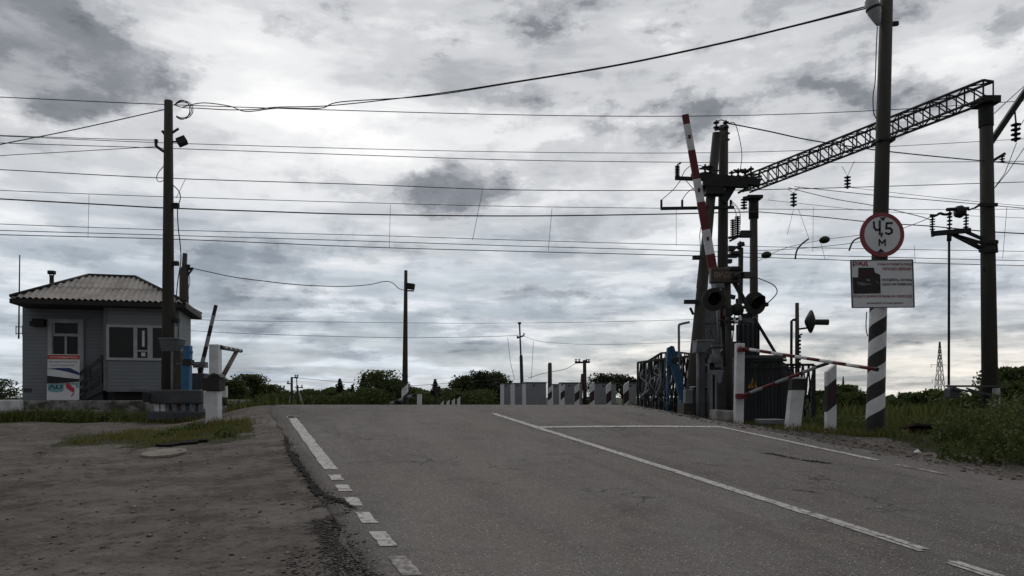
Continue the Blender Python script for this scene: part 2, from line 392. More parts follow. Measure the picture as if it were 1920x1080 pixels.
def nodes_of(name):
    m = bpy.data.materials.new(name); m.use_nodes = True; nt = m.node_tree
    return m, nt, nt.nodes['Principled BSDF']
def ground_material():
    m, nt, b = nodes_of('earth'); L = nt.links.new; b.inputs['Roughness'].default_value = 0.95; b.inputs['Specular IOR Level'].default_value = 0.15
    ge = nt.nodes.new('ShaderNodeNewGeometry')
    def noise(sc, det=6, ro=.6, st=None):
        n = nt.nodes.new('ShaderNodeTexNoise'); n.inputs['Scale'].default_value = sc; n.inputs['Detail'].default_value = det; n.inputs['Roughness'].default_value = ro
        L(ge.outputs['Position'], n.inputs['Vector']); return n.outputs['Fac']
    def rng(x, a, c, lo=0, hi=1):
        r = nt.nodes.new('ShaderNodeMapRange'); L(x, r.inputs[0])
        for i, s in enumerate((a, c, lo, hi)): r.inputs[i + 1].default_value = s
        return r.outputs[0]
    def mix(f, a, c):
        n = nt.nodes.new('ShaderNodeMix'); n.data_type = 'RGBA'; L(f, n.inputs[0])
        for i, s in ((6, a), (7, c)):
            if isinstance(s, tuple): n.inputs[i].default_value = (*s, 1)
            else: L(s, n.inputs[i])
        return n.outputs[2]
    c = mix(rng(noise(0.7), .35, .65), (0.138, 0.122, 0.109), (0.090, 0.078, 0.070))
    c = mix(rng(noise(2.2, 9, .72), .48, .62), c, (0.060, 0.045, 0.039))           # damp reddish brown patches
    mp = nt.nodes.new('ShaderNodeMapping'); L(ge.outputs['Position'], mp.inputs[0]); mp.inputs['Rotation'].default_value = (0, 0, R(18)); mp.inputs['Scale'].default_value = (.7, 1.3, 1)
    n0 = nt.nodes.new('ShaderNodeTexNoise'); n0.inputs['Scale'].default_value = 1.5; n0.inputs['Detail'].default_value = 8; n0.inputs['Roughness'].default_value = .66; L(mp.outputs[0], n0.inputs['Vector'])
    c = mix(rng(n0.outputs['Fac'],   .50, .66, 0, .7), c, (0.178, 0.160, 0.142))
    c = mix(rng(n0.outputs['Fac'], .47, .36, 0, .6), c, (0.058, 0.044, 0.038))
    c = mix(rng(noise(9, 7, .7), .53, .64, 0, .85), c, (0.045, 0.036, 0.032))
    c = mix(rng(noise(30, 3, .6), .58, .72, 0, .5), c, (0.19, 0.175, 0.16))      # pale grit
    at = nt.nodes.new('ShaderNodeAttribute'); at.attribute_name = 'grass'
    n = nt.nodes.new('ShaderNodeMath'); n.operation = 'ADD'; L(at.outputs['Fac'], n.inputs[0]); L(rng(noise(3, 5), .3, .7, -.35, .35), n.inputs[1])
    soil = mix(rng(noise(5), .35, .65), (0.035, 0.045, 0.015), (0.028, 0.026, 0.016))
    c = mix(rng(n.outputs[0], .4, .6), c, soil)
    a2 = nt.nodes.new('ShaderNodeAttribute'); a2.attribute_name = 'tar'
    n2 = nt.nodes.new('ShaderNodeMath'); n2.operation = 'ADD'; L(a2.outputs['Fac'], n2.inputs[0]); L(rng(noise(13, 7, .7), .3, .7, -.55, .35), n2.inputs[1])
    c = mix(rng(n2.outputs[0], .30, .55, 0, .9), c, (0.014, 0.012, 0.011))
    L(c, b.inputs['Base Color'])
    bp = nt.nodes.new('ShaderNodeBump'); bp.inputs['Strength'].default_value = .9; bp.inputs['Distance'].default_value = .045
    h = nt.nodes.new('ShaderNodeMath'); h.operation = 'ADD'; L(noise(6, 9, .68), h.inputs[0]); L(rng(noise(34, 4), 0, 1, 0, .35), h.inputs[1])
    L(h.outputs[0], bp.inputs['Height']); L(bp.outputs[0], b.inputs['Normal'])
    return m
M_['earth'] = ground_material()

def on_slope(px, py):
    """point of the climbing plane seen at a photo pixel (used to measure where marks lie)"""
    d = EYE * F / (py - 610.5); return PX(px, d), d
def axis_pts(lo, hi, step, far, grow=1.22):
    a = list(np.arange(lo, hi + 1e-6, step)); s = step; x = a[-1]
    while x < far: s *= grow; x += s; a.append(x)
    s = step; x = a[0]; pre = []
    while x > -far: s *= grow; x -= s; pre.append(x)
    return np.array(pre[::-1] + a)
gx = axis_pts(-14, 14, 0.11, 3500); gy = axis_pts(2.5, 24, 0.11, 3500)
XX, YY = np.meshgrid(gx, gy); ZZ = gz(XX, YY)
VV = road_v(XX, YY)
def grass_zone(x, y):
    """1 where grass grows, 0 on bare earth"""
    v = road_v(x, y); w = 0.35 * (fbm(x * 1.7, y * 1.7, 3, 21) - .45)
    right = sstep(8.40, 8.85, v + w * 2.4 - 0.10 * np.clip(y - 8.8, 0, 3) - 0.03 * np.clip(y - 11, 0, 12)) * (np.asarray(y) > 3)
    e = ((np.asarray(x) + 4.95) / 1.75) ** 2 + ((np.asarray(y) - 11.3) / 2.3) ** 2
    # slanting left patch round the white post
    q = (np.asarray(x) + 4.75) * .80 + (np.asarray(y) - 10.9) * .6; p = -(np.asarray(x) + 4.75) * .6 + (np.asarray(y) - 10.9) * .80
    lp = sstep(1.25, .6, np.sqrt((q / 1.45) ** 2 + (p / 1.3) ** 2) + w * 3.2)
    lp = lp * (np.asarray(v) < 0.45)
    strip = sstep(14.4, 14.9, y + w) * (np.asarray(x) < -5) * sstep(0.6, -0.6, v)
    far = sstep(17, 20, y) * ((v < 0.3) | (v > 7.8))
    wide = sstep(13, 20, np.abs(x)) 
    return np.clip(np.maximum.reduce([right, lp, strip, far + 0 * v, wide * (np.asarray(y) > 12)]), 0, 1)
def seg_dist(x, y, pix):
    pts = [on_slope(*p) for p in pix]; dmin = np.full(np.shape(x), 9.0)
    for (ax_, ay_), (bx_, by_) in zip(pts[:-1], pts[1:]):
        t = np.clip(((x - ax_) * (bx_ - ax_) + (y - ay_) * (by_ - ay_)) / ((bx_ - ax_) ** 2 + (by_ - ay_) ** 2), 0, 1)
        dmin = np.minimum(dmin, np.hypot(x - ax_ - t * (bx_ - ax_), y - ay_ - t * (by_ - ay_)))
    return dmin
TARM = np.maximum(sstep(.26, .02, seg_dist(XX, YY, [(610, 975), (628, 1000), (648, 1035), (672, 1085), (700, 1150)])), .8 * sstep(.15, .0, seg_dist(XX, YY, [(536, 822), (548, 860), (575, 895), (600, 928)])))
ny, nx = XX.shape
idx = np.arange(ny * nx).reshape(ny, nx)
Fq = np.stack([idx[:-1, :-1], idx[:-1, 1:], idx[1:, 1:], idx[1:, :-1]], -1).reshape(-1, 4)
o = mesh_np('ground', np.stack([XX, YY, ZZ], -1).reshape(-1, 3), Fq, M_['earth'], True, {'grass': grass_zone(XX, YY).ravel(), 'tar': TARM.ravel()})
tag(o, 'bare grey brown earth with worn patches beside the road', 'ground', kind='structure')

# ------------------------------------------------------------------ road
def asphalt_material():
    m, nt, b = nodes_of('asphalt'); L = nt.links.new; b.inputs['Roughness'].default_value = 0.9; b.inputs['Specular IOR Level'].default_value = 0.2
    ge = nt.nodes.new('ShaderNodeNewGeometry')
    def noise(sc, det=6, ro=.6, vec=None):
        n = nt.nodes.new('ShaderNodeTexNoise'); n.inputs['Scale'].default_value = sc; n.inputs['Detail'].default_value = det; n.inputs['Roughness'].default_value = ro
        L(vec or ge.outputs['Position'], n.inputs['Vector']); return n.outputs['Fac']
    def rng(x, a, c, lo=0, hi=1):
        r = nt.nodes.new('ShaderNodeMapRange'); L(x, r.inputs[0])
        for i, s in enumerate((a, c, lo, hi)): r.inputs[i + 1].default_value = s
        return r.outputs[0]
    def mix(f, a, c):
        n = nt.nodes.new('ShaderNodeMix'); n.data_type = 'RGBA'; L(f, n.inputs[0])
        for i, s in ((6, a), (7, c)):
            if isinstance(s, tuple): n.inputs[i].default_value = (*s, 1)
            else: L(s, n.inputs[i])
        return n.outputs[2]
    c = mix(rng(noise(.45, 8, .68), .38, .62), (0.163, 0.150, 0.143), (0.118, 0.108, 0.103))
    c = mix(rng(noise(.9, 5, .6), .48, .62, 0, .55), c, (0.150, 0.129, 0.118))
    c = mix(rng(noise(1.7, 9, .74), .5, .64, 0, .75), c, (0.090, 0.080, 0.075))
    mp = nt.nodes.new('ShaderNodeMapping'); L(ge.outputs['Position'], mp.inputs[0]); mp.vector_type = 'TEXTURE'; mp.inputs['Rotation'].default_value = (0, 0, R(21.4)); mp.inputs['Scale'].default_value = (1.0, 14, 1)
    c = mix(rng(noise(1.5, 5, .62, mp.outputs[0]), .48, .36, 0, .6), c, (0.080, 0.071, 0.067))
    c = mix(rng(noise(1.3, 4, .6, mp.outputs[0]), .5, .66, 0, .6), c, (0.172, 0.153, 0.141))  # worn wheel tracks
    vo = nt.nodes.new('ShaderNodeTexVoronoi'); vo.inputs['Scale'].default_value = 62; L(ge.outputs['Position'], vo.inputs['Vector'])
    sp = nt.nodes.new('ShaderNodeSeparateColor'); L(vo.outputs['Color'], sp.inputs[0])
    fl = nt.nodes.new('ShaderNodeMath'); fl.operation = 'MULTIPLY'; L(rng(sp.outputs[0], .74, .95), fl.inputs[0]); L(rng(vo.outputs['Distance'], .45, .2), fl.inputs[1])
    c = mix(fl.outputs[0], c, (0.46, 0.44, 0.42))
    fd = nt.nodes.new('ShaderNodeMath'); fd.operation = 'MULTIPLY'; L(rng(sp.outputs[1], .72, .95), fd.inputs[0]); L(rng(vo.outputs['Distance'], .5, .25, 0, .8), fd.inputs[1])
    c = mix(fd.outputs[0], c, (0.035, 0.032, 0.031))
    # hairline cracks
    v2 = nt.nodes.new('ShaderNodeTexVoronoi'); v2.feature = 'DISTANCE_TO_EDGE'; v2.inputs['Scale'].default_value = .55
    ad = nt.nodes.new('ShaderNodeVectorMath'); ad.operation = 'ADD'
    nn = nt.nodes.new('ShaderNodeTexNoise'); nn.inputs['Scale'].default_value = 2.2; nn.inputs['Detail'].default_value = 6; L(ge.outputs['Position'], nn.inputs['Vector'])
    L(ge.outputs['Position'], ad.inputs[0]); L(nn.outputs['Color'], ad.inputs[1]); L(ad.outputs[0], v2.inputs['Vector'])
    cr = nt.nodes.new('ShaderNodeMath'); cr.operation = 'MULTIPLY'; L(rng(v2.outputs['Distance'], .011, .003), cr.inputs[0]); L(rng(noise(.8, 3), .5, .62, 0, .85), cr.inputs[1])
    c = mix(cr.outputs[0], c, (0.03, 0.027, 0.026))
    L(c, b.inputs['Base Color'])
    bp = nt.nodes.new('ShaderNodeBump'); bp.inputs['Strength'].default_value = .8; bp.inputs['Distance'].default_value = .014
    h = nt.nodes.new('ShaderNodeMath'); h.operation = 'ADD'; L(vo.outputs['Distance'], h.inputs[0]); L(rng(noise(8, 6), 0, 1, 0, .8), h.inputs[1])
    L(h.outputs[0], bp.inputs['Height']); L(bp.outputs[0], b.inputs['Normal'])
    return m
M_['asphalt'] = asphalt_material()
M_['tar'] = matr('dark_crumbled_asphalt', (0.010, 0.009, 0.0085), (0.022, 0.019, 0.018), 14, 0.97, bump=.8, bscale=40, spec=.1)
ys = np.concatenate([np.arange(-6, 30, 0.2), np.arange(30, 90, 2.0)])
vs_ = np.linspace(V_L, V_R, 40)
YR, VR = np.meshgrid(ys, vs_, indexing='ij')
jl = 0.16 * (fbm(ys * 2.3, ys * 0 + 3, 4, 5) - .5); jr = 0.30 * (fbm(ys * 1.9, ys * 0 + 8, 4, 6) - .5)
VR = VR + jl[:, None] * np.clip(1 - (VR - V_L) / .3, 0, 1) + jr[:, None] * np.clip(1 - (V_R - VR) / .4, 0, 1)
XR = road_x(VR, YR); ZR = zroad(YR)
n_, k_ = XR.shape; idx = np.arange(n_ * k_).reshape(n_, k_)
Vt = np.stack([XR, YR, ZR], -1).reshape(-1, 3)
Fq = np.stack([idx[:-1, :-1], idx[:-1, 1:], idx[1:, 1:], idx[1:, :-1]], -1).reshape(-1, 4)
# broken edge: skirts down on both sides
sk = len(Vt); Vsk = np.concatenate([Vt[idx[:, 0]] - [0.0, 0, .09], Vt[idx[:, -1]] - [0, 0, .09]]); a0 = np.arange(n_ - 1)
F2 = np.concatenate([np.stack([sk + a0, idx[:-1, 0], idx[1:, 0], sk + a0 + 1], -1), np.stack([idx[:-1, -1], sk + n_ + a0, sk + n_ + a0 + 1, idx[1:, -1]], -1)])
o = mesh_np('road', np.concatenate([Vt, Vsk]), np.concatenate([Fq, F2]), M_['asphalt'], True)
tag(o, 'worn grey asphalt road climbing to the level crossing', 'road', kind='structure')

def road_pt(v, y, dz=0.005): return Vector((float(road_x(v, y)), float(y), float(zroad(y)) + dz))
def paint_material():
    m, nt, b = nodes_of('road_paint'); L = nt.links.new; b.inputs['Roughness'].default_value = .8; b.inputs['Specular IOR Level'].default_value = .2
    ge = nt.nodes.new('ShaderNodeNewGeometry'); n = nt.nodes.new('ShaderNodeTexNoise'); n.inputs['Scale'].default_value = 22; n.inputs['Detail'].default_value = 9; n.inputs['Roughness'].default_value = .7
    L(ge.outputs['Position'], n.inputs['Vector'])
    r = nt.nodes.new('ShaderNodeMapRange'); L(n.outputs['Fac'], r.inputs[0]); r.inputs[1].default_value = .47; r.inputs[2].default_value = .62
    mx = nt.nodes.new('ShaderNodeMix'); mx.data_type = 'RGBA'; L(r.outputs[0], mx.inputs[0]); mx.inputs[6].default_value = (.43, .42, .41, 1); mx.inputs[7].default_value = (.13, .12, .115, 1)
    L(mx.outputs[2], b.inputs['Base Color']); return m
M_['paint'] = paint_material()
M_['paint_worn'] = matr('worn_road_paint', (.30, .28, .27), (.11, .10, .095), 14, .85, lo=.4, hi=.58)
def strip(mb, v0, v1, y0, y1, wdt, mi=0, step=.18, jit=.006, dz=.005):
    n = max(2, int(abs(y1 - y0) / step)); vs = []
    for i in range(n + 1):
        t = i / n; y = y0 + (y1 - y0) * t; v = v0 + (v1 - v0) * t
        # half widths across the line, slightly ragged
        a = wdt / 2 + random.uniform(-jit, jit); c = wdt / 2 + random.uniform(-jit, jit)
        vs += [road_pt(v - a, y, dz), road_pt(v + c, y, dz)]
    mb.add(vs, [(2 * i, 2 * i + 1, 2 * i + 3, 2 * i + 2) for i in range(n)], mi)
mb = MB(); strip(mb, 4.335, 4.37, 12.75, 5.95, .105); strip(mb, 4.345, 4.335, 5.95, 4.96, .045); strip(mb, 4.402, 4.402, 5.97, 5.0, .06)
o = mb.build('centre_line', M_['paint']); tag(o, 'long white centre line running up the asphalt', 'road marking', kind='structure')
mb = MB(); strip(mb, 4.275, 4.275, 4.72, 2.2, .04); strip(mb, 4.34, 4.34, 4.75, 2.2, .075)
o = mb.build('centre_line', M_['paint']); tag(o, 'short white dash of the centre line in the lower right corner', 'road marking', kind='structure')
mb = MB(); strip(mb, 1.09, 1.075, 12.35, 7.78, .135)
o = mb.build('edge_line', M_['paint']); tag(o, 'solid white line along the left edge of the road', 'road marking', kind='structure')
for i, (yy, ln, vv, lab) in enumerate(((7.37, .26, 1.075, 'small white square next to the end of the solid left line'), (6.89, .28, 1.07, 'small white square just above the black tar crack, second below the solid line'),
        (6.36, .30, 1.065, 'white square whose lower edge meets the black tar crack'), (5.83, .33, 1.07, 'chipped white square just below the black tar crack'), (5.25, .36, 1.075, 'white square with a broken right edge, second from the bottom of the dashes'), (4.66, .38, 1.08, 'most faded square of the dashed left line at the bottom of the photo'))):
    mb = MB(); strip(mb, vv - .01, vv - .01, yy - ln / 2, yy + ln / 2, .112, step=.05, jit=.008)
    o = mb.build('edge_dash', M_['paint'] if i < 5 else M_['paint_worn']); tag(o, lab, 'road marking', 'dashes along the left road edge', 'structure')
# stop line: across the right lane, level in the picture, then the right edge line
mb = MB(); vs = []
for i in range(15):
    t = i / 14; x = .36 + 2.72 * t; y = 10.98 + .07 * math.sin(t * 3.1) + .05 * t; h = .085 + random.uniform(-.01, .01)
    vs += [Vector((x, y - h, float(zroad(y - h)) + .007)), Vector((x, y + h, float(zroad(y + h)) + .007))]
mb.add(vs, [(2 * i, 2 * i + 2, 2 * i + 3, 2 * i + 1) for i in range(14)])
o = mb.build('stop_line', M_['paint']); tag(o, 'white stop line across the right lane before the barrier', 'road marking', kind='structure')
mb = MB(); strip(mb, 6.89, 6.81, 11.1, 8.30, .085)
o = mb.build('edge_line', M_['paint']); tag(o, 'white line along the gravel verge on the right', 'road marking', kind='structure')
mb = MB(); strip(mb, 6.80, 6.80, 8.05, 7.5, .07, jit=.015)
o = mb.build('edge_line', M_['paint_worn']); tag(o, 'almost worn away end of the right edge line', 'road marking', kind='structure')

# dark crumbling crack along the left asphalt edge
def ragged(mb, pix, widths, dz=.012, sub=12, jag=.85, mi=0):
    pts = [Vector((*on_slope(*p), 0)) for p in pix]; sp = smooth_path(pts, sub); n = len(sp); vs = []
    for i, p in enumerate(sp):
        t = (sp[min(i + 1, n - 1)] - sp[max(i - 1, 0)]).normalized(); a = Vector((-t.y, t.x, 0))
        w = np.interp(i / (n - 1) * (len(widths) - 1), range(len(widths)), widths)
        l = w * (1 + random.uniform(-jag, jag)); r = w * (1 + random.uniform(-jag, jag))
        for q in (p - a * l, p + a * r):
            z = max(float(gz(q.x, q.y)), float(zroad(q.y)) if V_L - .02 < road_v(q.x, q.y) < V_R else -9) + dz
            vs.append((q.x, q.y, z))
    mb.add(vs, [(2 * i, 2 * i + 1, 2 * i + 3, 2 * i + 2) for i in range(n - 1)], mi)
mb = MB()
ragged(mb, [(534, 818), (540, 843), (560, 872), (577, 893), (588, 915), (612, 932), (640, 942), (668, 956)], [.005, .022, .024, .02, .03, .03, .026, .005])
ragged(mb, [(545, 956), (580, 951), (612, 944), (640, 940)], [.002, .012, .02, .01])
ragged(mb, [(565, 944), (590, 942), (615, 938)], [.002, .01, .01])
ragged(mb, [(600, 975), (625, 968), (650, 962)], [.002, .012, .006])
o = mb.build('road_crack', M_['tar']); tag(o, 'jagged black crack along the left edge of the asphalt', 'road damage', kind='structure')
mb = MB()
for pix, w in (([(1425, 850), (1450, 852), (1475, 857), (1500, 862)], [.006, .03, .022, .006]), ([(1500, 863), (1525, 865), (1545, 868), (1562, 869)], [.01, .045, .03, .004]), ([(1485, 919), (1510, 921), (1540, 925)], [.004, .012, .004]), 
               ([(1060, 826), (1075, 828), (1090, 829)], [.002, .006, .002])):
    ragged(mb, pix, w, dz=.006, sub=8, jag=.85)
o = mb.build('road_crack', M_['tar']); tag(o, 'thin dark cracks and a shallow pothole in the asphalt', 'road damage', kind='structure')

# railway across the top of the rise (rails hidden by the crest from the road)
RK = 0.15
def rail_y(D0, x): return D0 + RK * x
M_['ballast'] = matr('ballast', (.07, .065, .06), (.045, .042, .038), 9, .95, bump=.6, bscale=30)
M_['rail'] = matr('rail_steel', (.09, .075, .065), (.05, .04, .035), 4, .5, .6)
mb = MB(); vs = []
xs = np.arange(-60, 61, 2.0)
for x in xs:
    for off, top in ((-3.2, -.35), (-2.2, 0), (7.2, 0), (8.2, -.35)):
        y = rail_y(21.5, x) + off; on = .0 if not (0.2 < road_v(x, y) < 8) else 1
        zt = (-.27 - .02 if on else (-.50 if x < 5 else -.85) + top - .1) + EYE
        zt = min(zt, float(zroad(y)) - .05) if on else zt
        vs.append((x, y, zt))
n = len(xs); mb.add(vs, [(4 * i + j, 4 * i + 4 + j, 4 * i + 5 + j, 4 * i + 1 + j) for i in range(n - 1) for j in range(3)])
o = mb.build('railway_bed', M_['ballast']); tag(o, 'stony railway bed crossing behind the crest of the road', 'railway', kind='structure')
# ------------------------------------------------------------------ guard house
def plank_material():
    m, nt, b = nodes_of('grey_siding'); L = nt.links.new; b.inputs['Roughness'].default_value = .75
    tc = nt.nodes.new('ShaderNodeTexCoord'); w = nt.nodes.new('ShaderNodeTexWave'); w.bands_direction = 'Z'; w.wave_profile = 'SAW'
    w.inputs['Scale'].default_value = 3.4; L(tc.outputs['Object'], w.inputs['Vector'])
    n = nt.nodes.new('ShaderNodeTexNoise'); n.inputs['Scale'].default_value = 2.5; n.inputs['Detail'].default_value = 7; L(tc.outputs['Object'], n.inputs['Vector'])
    mx = nt.nodes.new('ShaderNodeMix'); mx.data_type = 'RGBA'; L(n.outputs['Fac'], mx.inputs[0]); mx.inputs[6].default_value = (.215, .232, .255, 1); mx.inputs[7].default_value = (.29, .31, .335, 1)
    rr = nt.nodes.new('ShaderNodeMapRange'); L(w.outputs['Fac'], rr.inputs[0]); rr.inputs[1].default_value = .80; rr.inputs[2].default_value = .97; rr.inputs[4].default_value = .42
    m2 = nt.nodes.new('ShaderNodeMix'); m2.data_type = 'RGBA'; L(rr.outputs[0], m2.inputs[0]); L(mx.outputs[2], m2.inputs[6]); m2.inputs[7].default_value = (.05, .053, .058, 1)
    L(m2.outputs[2], b.inputs['Base Color'])
    bp = nt.nodes.new('ShaderNodeBump'); bp.inputs['Strength'].default_value = .8; bp.inputs['Distance'].default_value = .03; L(w.outputs['Fac'], bp.inputs['Height']); L(bp.outputs[0], b.inputs['Normal'])
    return m
M_['siding'] = plank_material()
M_['slate'] = matr('corrugated_roof_sheet', (.42, .39, .36), (.28, .255, .235), 3, .9, bump=.3, stretch=(1, .4, 1))
M_['fascia'] = matr('dark_fascia', (.03, .028, .027), (.02, .02, .02), 4, .8)
M_['trim'] = matr('pale_trim', (.46, .47, .49), (.35, .36, .375), 4, .7)
HY = R(15); HC, HS = math.cos(HY), math.sin(HY)
HO = Vector((PX(200, 19.2), 19.2, EYE + (HOR - 750) / F * 19.2))
def hp(x, y, z=0.0): return Vector((HO.x + x * HC - y * HS, HO.y + x * HS + y * HC, HO.z + z))
def hx(px, y):
    """house coordinate whose point at depth y stands on photo column px"""
    k = (px - 960) / F; ox, oy = HO.x - y * HS, HO.y + y * HC
    return (k * oy - ox) / (HC - k * HS)
def hz(py, x, y): return EYE + (HOR - py) / F * (HO.y + x * HS + y * HC) - HO.z
def hbox(mb, x0, x1, y0, y1, z0, z1, mi=0): return mb.box(hp((x0 + x1) / 2, (y0 + y1) / 2, (z0 + z1) / 2), (x1 - x0, y1 - y0, z1 - z0), HY, mi)
H = thing('guard_house', 'grey plank level crossing guard house with corrugated hip roof', 'house', HO)
YR_ = 0.75                                             # recessed wall depth
xl, xr = hx(42, YR_), hx(334, 0); xb = hx(198, 0); zt = hz(568, 1.5, 0) + .05
mb = MB(); hbox(mb, xl, xr - .003, YR_, 2.15, -.05, zt); mb.build('wall', M_['siding'], H)
zb = hz(731, 1, 0)
mb = MB(); hbox(mb, xb, xr, 0, YR_ - .002, zb, zt - .004); mb.build('bay_wall', M_['siding'], H)
mb = MB(); hbox(mb, xb + .12, xr - .1, .3, YR_ - .01, -.06, zb - .003); mb.build('foundation', M_['black'], H)  # foundation coloured black for the shade of the crawl space
mb = MB()
for a, b in ((xb - .04, xb + .02), (xr - .03, xr + .03)): hbox(mb, a, b, -.028, .03, zb - .02, zt - .02)
hbox(mb, xb + .022, xr - .032, -.022, -.002, zb - .05, zb + .02)
mb.build('corner_board', M_['grey'], H)
# roof
ye, yk = -.42, 2.5; xe0, xe1 = hx(19, ye), hx(347, ye); yc = 1.05
ze = hz(568, 1.5, ye); xk0, xk1 = hx(166, yc), hx(254, yc); zk = hz(523, .5, yc)
rf = MB()
def slope(e0, e1, k0, k1, per=.135, amp=.022, rows=2):
    """corrugated slope between eave e0-e1 and ridge k0-k1 (house coordinates)"""
    e0, e1, k0, k1 = map(Vector, (e0, e1, k0, k1)); ex = (e1 - e0); ln = ex.length; ex /= ln
    a0 = (k0 - e0).dot(ex); a1 = (k1 - e0).dot(ex); nrm = ex.cross((k0 - e0)).normalized()
    if nrm.z < 0: nrm = -nrm
    n = int(ln / (per / 6)); up = (k0 - e0) - ex * a0
    for r in range(rows):
        t0, t1 = r / rows - (.03 if r else 0), (r + 1) / rows; lift = .03 * (rows - 1 - r) * 0 + .012 * r; vs = []; ok = []
        for i in range(n + 1):
            s = ln * i / n
            tm = min(1, s / a0 if a0 > 1e-6 and s < a0 else 1, (ln - s) / (ln - a1) if s > a1 and ln - a1 > 1e-6 else 1)
            lo, hi = min(t0, tm), min(t1, tm); w = nrm * (amp * math.sin(2 * math.pi * s / per) + lift + .03)
            vs += [hp(*(e0 + ex * s + up * lo + w)), hp(*(e0 + ex * s + up * hi + w))]
        rf.add(vs, [(2 * i, 2 * i + 2, 2 * i + 3, 2 * i + 1) for i in range(n)], 0, True)
E = [(xe0, ye, ze), (xe1, ye, ze), (xe1, yk, ze), (xe0, yk, ze)]; K0, K1 = (xk0, yc, zk), (xk1, yc, zk)
slope(E[0], E[1], K0, K1); slope(E[1], E[2], K1, K1); slope(E[2], E[3], K1, K0); slope(E[3], E[0], K0, K0)
roof = rf.build('roof', M_['slate'], H)
mb = MB()
def hbar(a, b, w, h): mb.bar(hp(*a), hp(*b), w, h)
for a, b in ((0, 1), (1, 2), (2, 3), (3, 0)): hbar(tuple(Vector(E[a]) - Vector((0, 0, .06))), tuple(Vector(E[b]) - Vector((0, 0, .06))), .035, .115)
hbox(mb, xe0 + .03, xe1 - .03, ye + .03, yk - .03, ze - .112, ze - .085)
mb.build('fascia', M_['fascia'], roof)
mb = MB()
up_ = Vector((0, 0, .055))
for a, b in ((K0, K1), (E[0], K0), (E[1], K1), (E[2], K1), (E[3], K0)): mb.tube([hp(*(Vector(a) + up_)), hp(*(Vector(b) + up_))], .045, 8)
mb.build('ridge_cap', M_['fascia'], roof)
cx = hx(97, 1.0); c0 = hz(548, cx, 1.0)
mb = MB(); mb.cyl(hp(cx, 1.0, c0 - .4), hp(cx, 1.0, hz(516, cx, 1.0)), .055, n=10); ch = mb.build('chimney', M_['steel'], roof)
mb = MB(); mb.cyl(hp(cx, 1.0, hz(514, cx, 1.0)), hp(cx, 1.0, hz(508, cx, 1.0)), .10, n=12)
for s in (-.05, .05): mb.cyl(hp(cx + s, 1.0, hz(518, cx, 1.0)), hp(cx + s, 1.0, hz(513, cx, 1.0)), .012, n=5)
mb.build('cowl', M_['steel'], ch)
# windows of the bay
def window(px0, px1, py0, py1, y, name='window', mull=(), rails=(), fr=.05, white=M_['trim']):
    x0, x1 = hx(px0, y), hx(px1, y); z1, z0 = hz(py0, (x0 + x1) / 2, y), hz(py1, (x0 + x1) / 2, y)
    f = MB(); hbox(f, x0, x1, y - .05, y - .004, z1 - fr, z1); hbox(f, x0, x1, y - .05, y - .004, z0, z0 + fr)
    for a, b in ((x0, x0 + fr), (x1 - fr, x1)): hbox(f, a, b, y - .05, y - .004, z0 + fr, z1 - fr)
    for p, w in mull:
        q = hx(p, y); hbox(f, q - w / 2, q + w / 2, y - .046, y - .004, z0 + fr, z1 - fr)
    for p, a, b in rails:
        q = hz(p, x0, y); hbox(f, hx(a, y), hx(b, y), y - .043, y - .004, q - .02, q + .02)
    o = f.build(name, white, H); g = MB(); hbox(g, x0 + fr, x1 - fr, y - .016, y - .003, z0 + fr, z1 - fr); g.build('pane', M_['glass'], o); return o, (x0, x1, z0, z1)
w, _ = window(200, 333, 610, 676, 0, mull=((254.5, .09), (282, .12)), rails=((657, 257, 279),), fr=.065)
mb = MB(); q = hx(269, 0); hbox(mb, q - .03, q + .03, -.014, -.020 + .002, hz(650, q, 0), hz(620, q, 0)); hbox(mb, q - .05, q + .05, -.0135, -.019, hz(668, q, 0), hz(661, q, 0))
mb.build('painted_reflection', M_['white_new'], w)  # white bars painted in as a bright reflection on the pane
# door in the recess
y = YR_; x0, x1 = hx(91, y), hx(158, y); z1, z0 = hz(598, x0, y), -.02
mb = MB(); fr = .10
for a, b in ((x0, x0 + fr), (x1 - fr, x1)): hbox(mb, a, b, y - .07, y - .003, z0, z1)
hbox(mb, x0 + fr, x1 - fr, y - .068, y - .003, z1 - fr, z1); d_ = mb.build('door', M_['trim'], H)
mb = MB(); hbox(mb, x0 + fr, x1 - fr, y - .035, y - .003, z0, hz(664, x0, y)); hbox(mb, x0 + fr, x1 - fr, y - .035, y - .003, hz(630, x0, y), hz(625, x0, y))
for p, w_ in ((98.5, .05), (124, .05), (149.5, .07)):
    q = hx(p, y); hbox(mb, q - w_ / 2, q + w_ / 2, y - .034, y - .003, hz(664, x0, y) + .001, hz(630, x0, y) - .001)
for p in (101, 149): q = hx(p, y); hbox(mb, q - .03, q + .03, y - .033, y - .003, hz(625, x0, y) + .001, z1 - fr - .001)
mb.build('leaf', M_['trim'], d_)
mb = MB(); hbox(mb, x0 + fr, x1 - fr, y - .018, y - .0025, hz(664, x0, y), z1 - fr); mb.build('pane', M_['glass'], d_)
mb = MB(); q = hx(147, y); hbox(mb, q - .015, q + .015, y - .09, y - .036, hz(692, x0, y), hz(686, x0, y)); mb.build('handle', M_['steel'], d_)
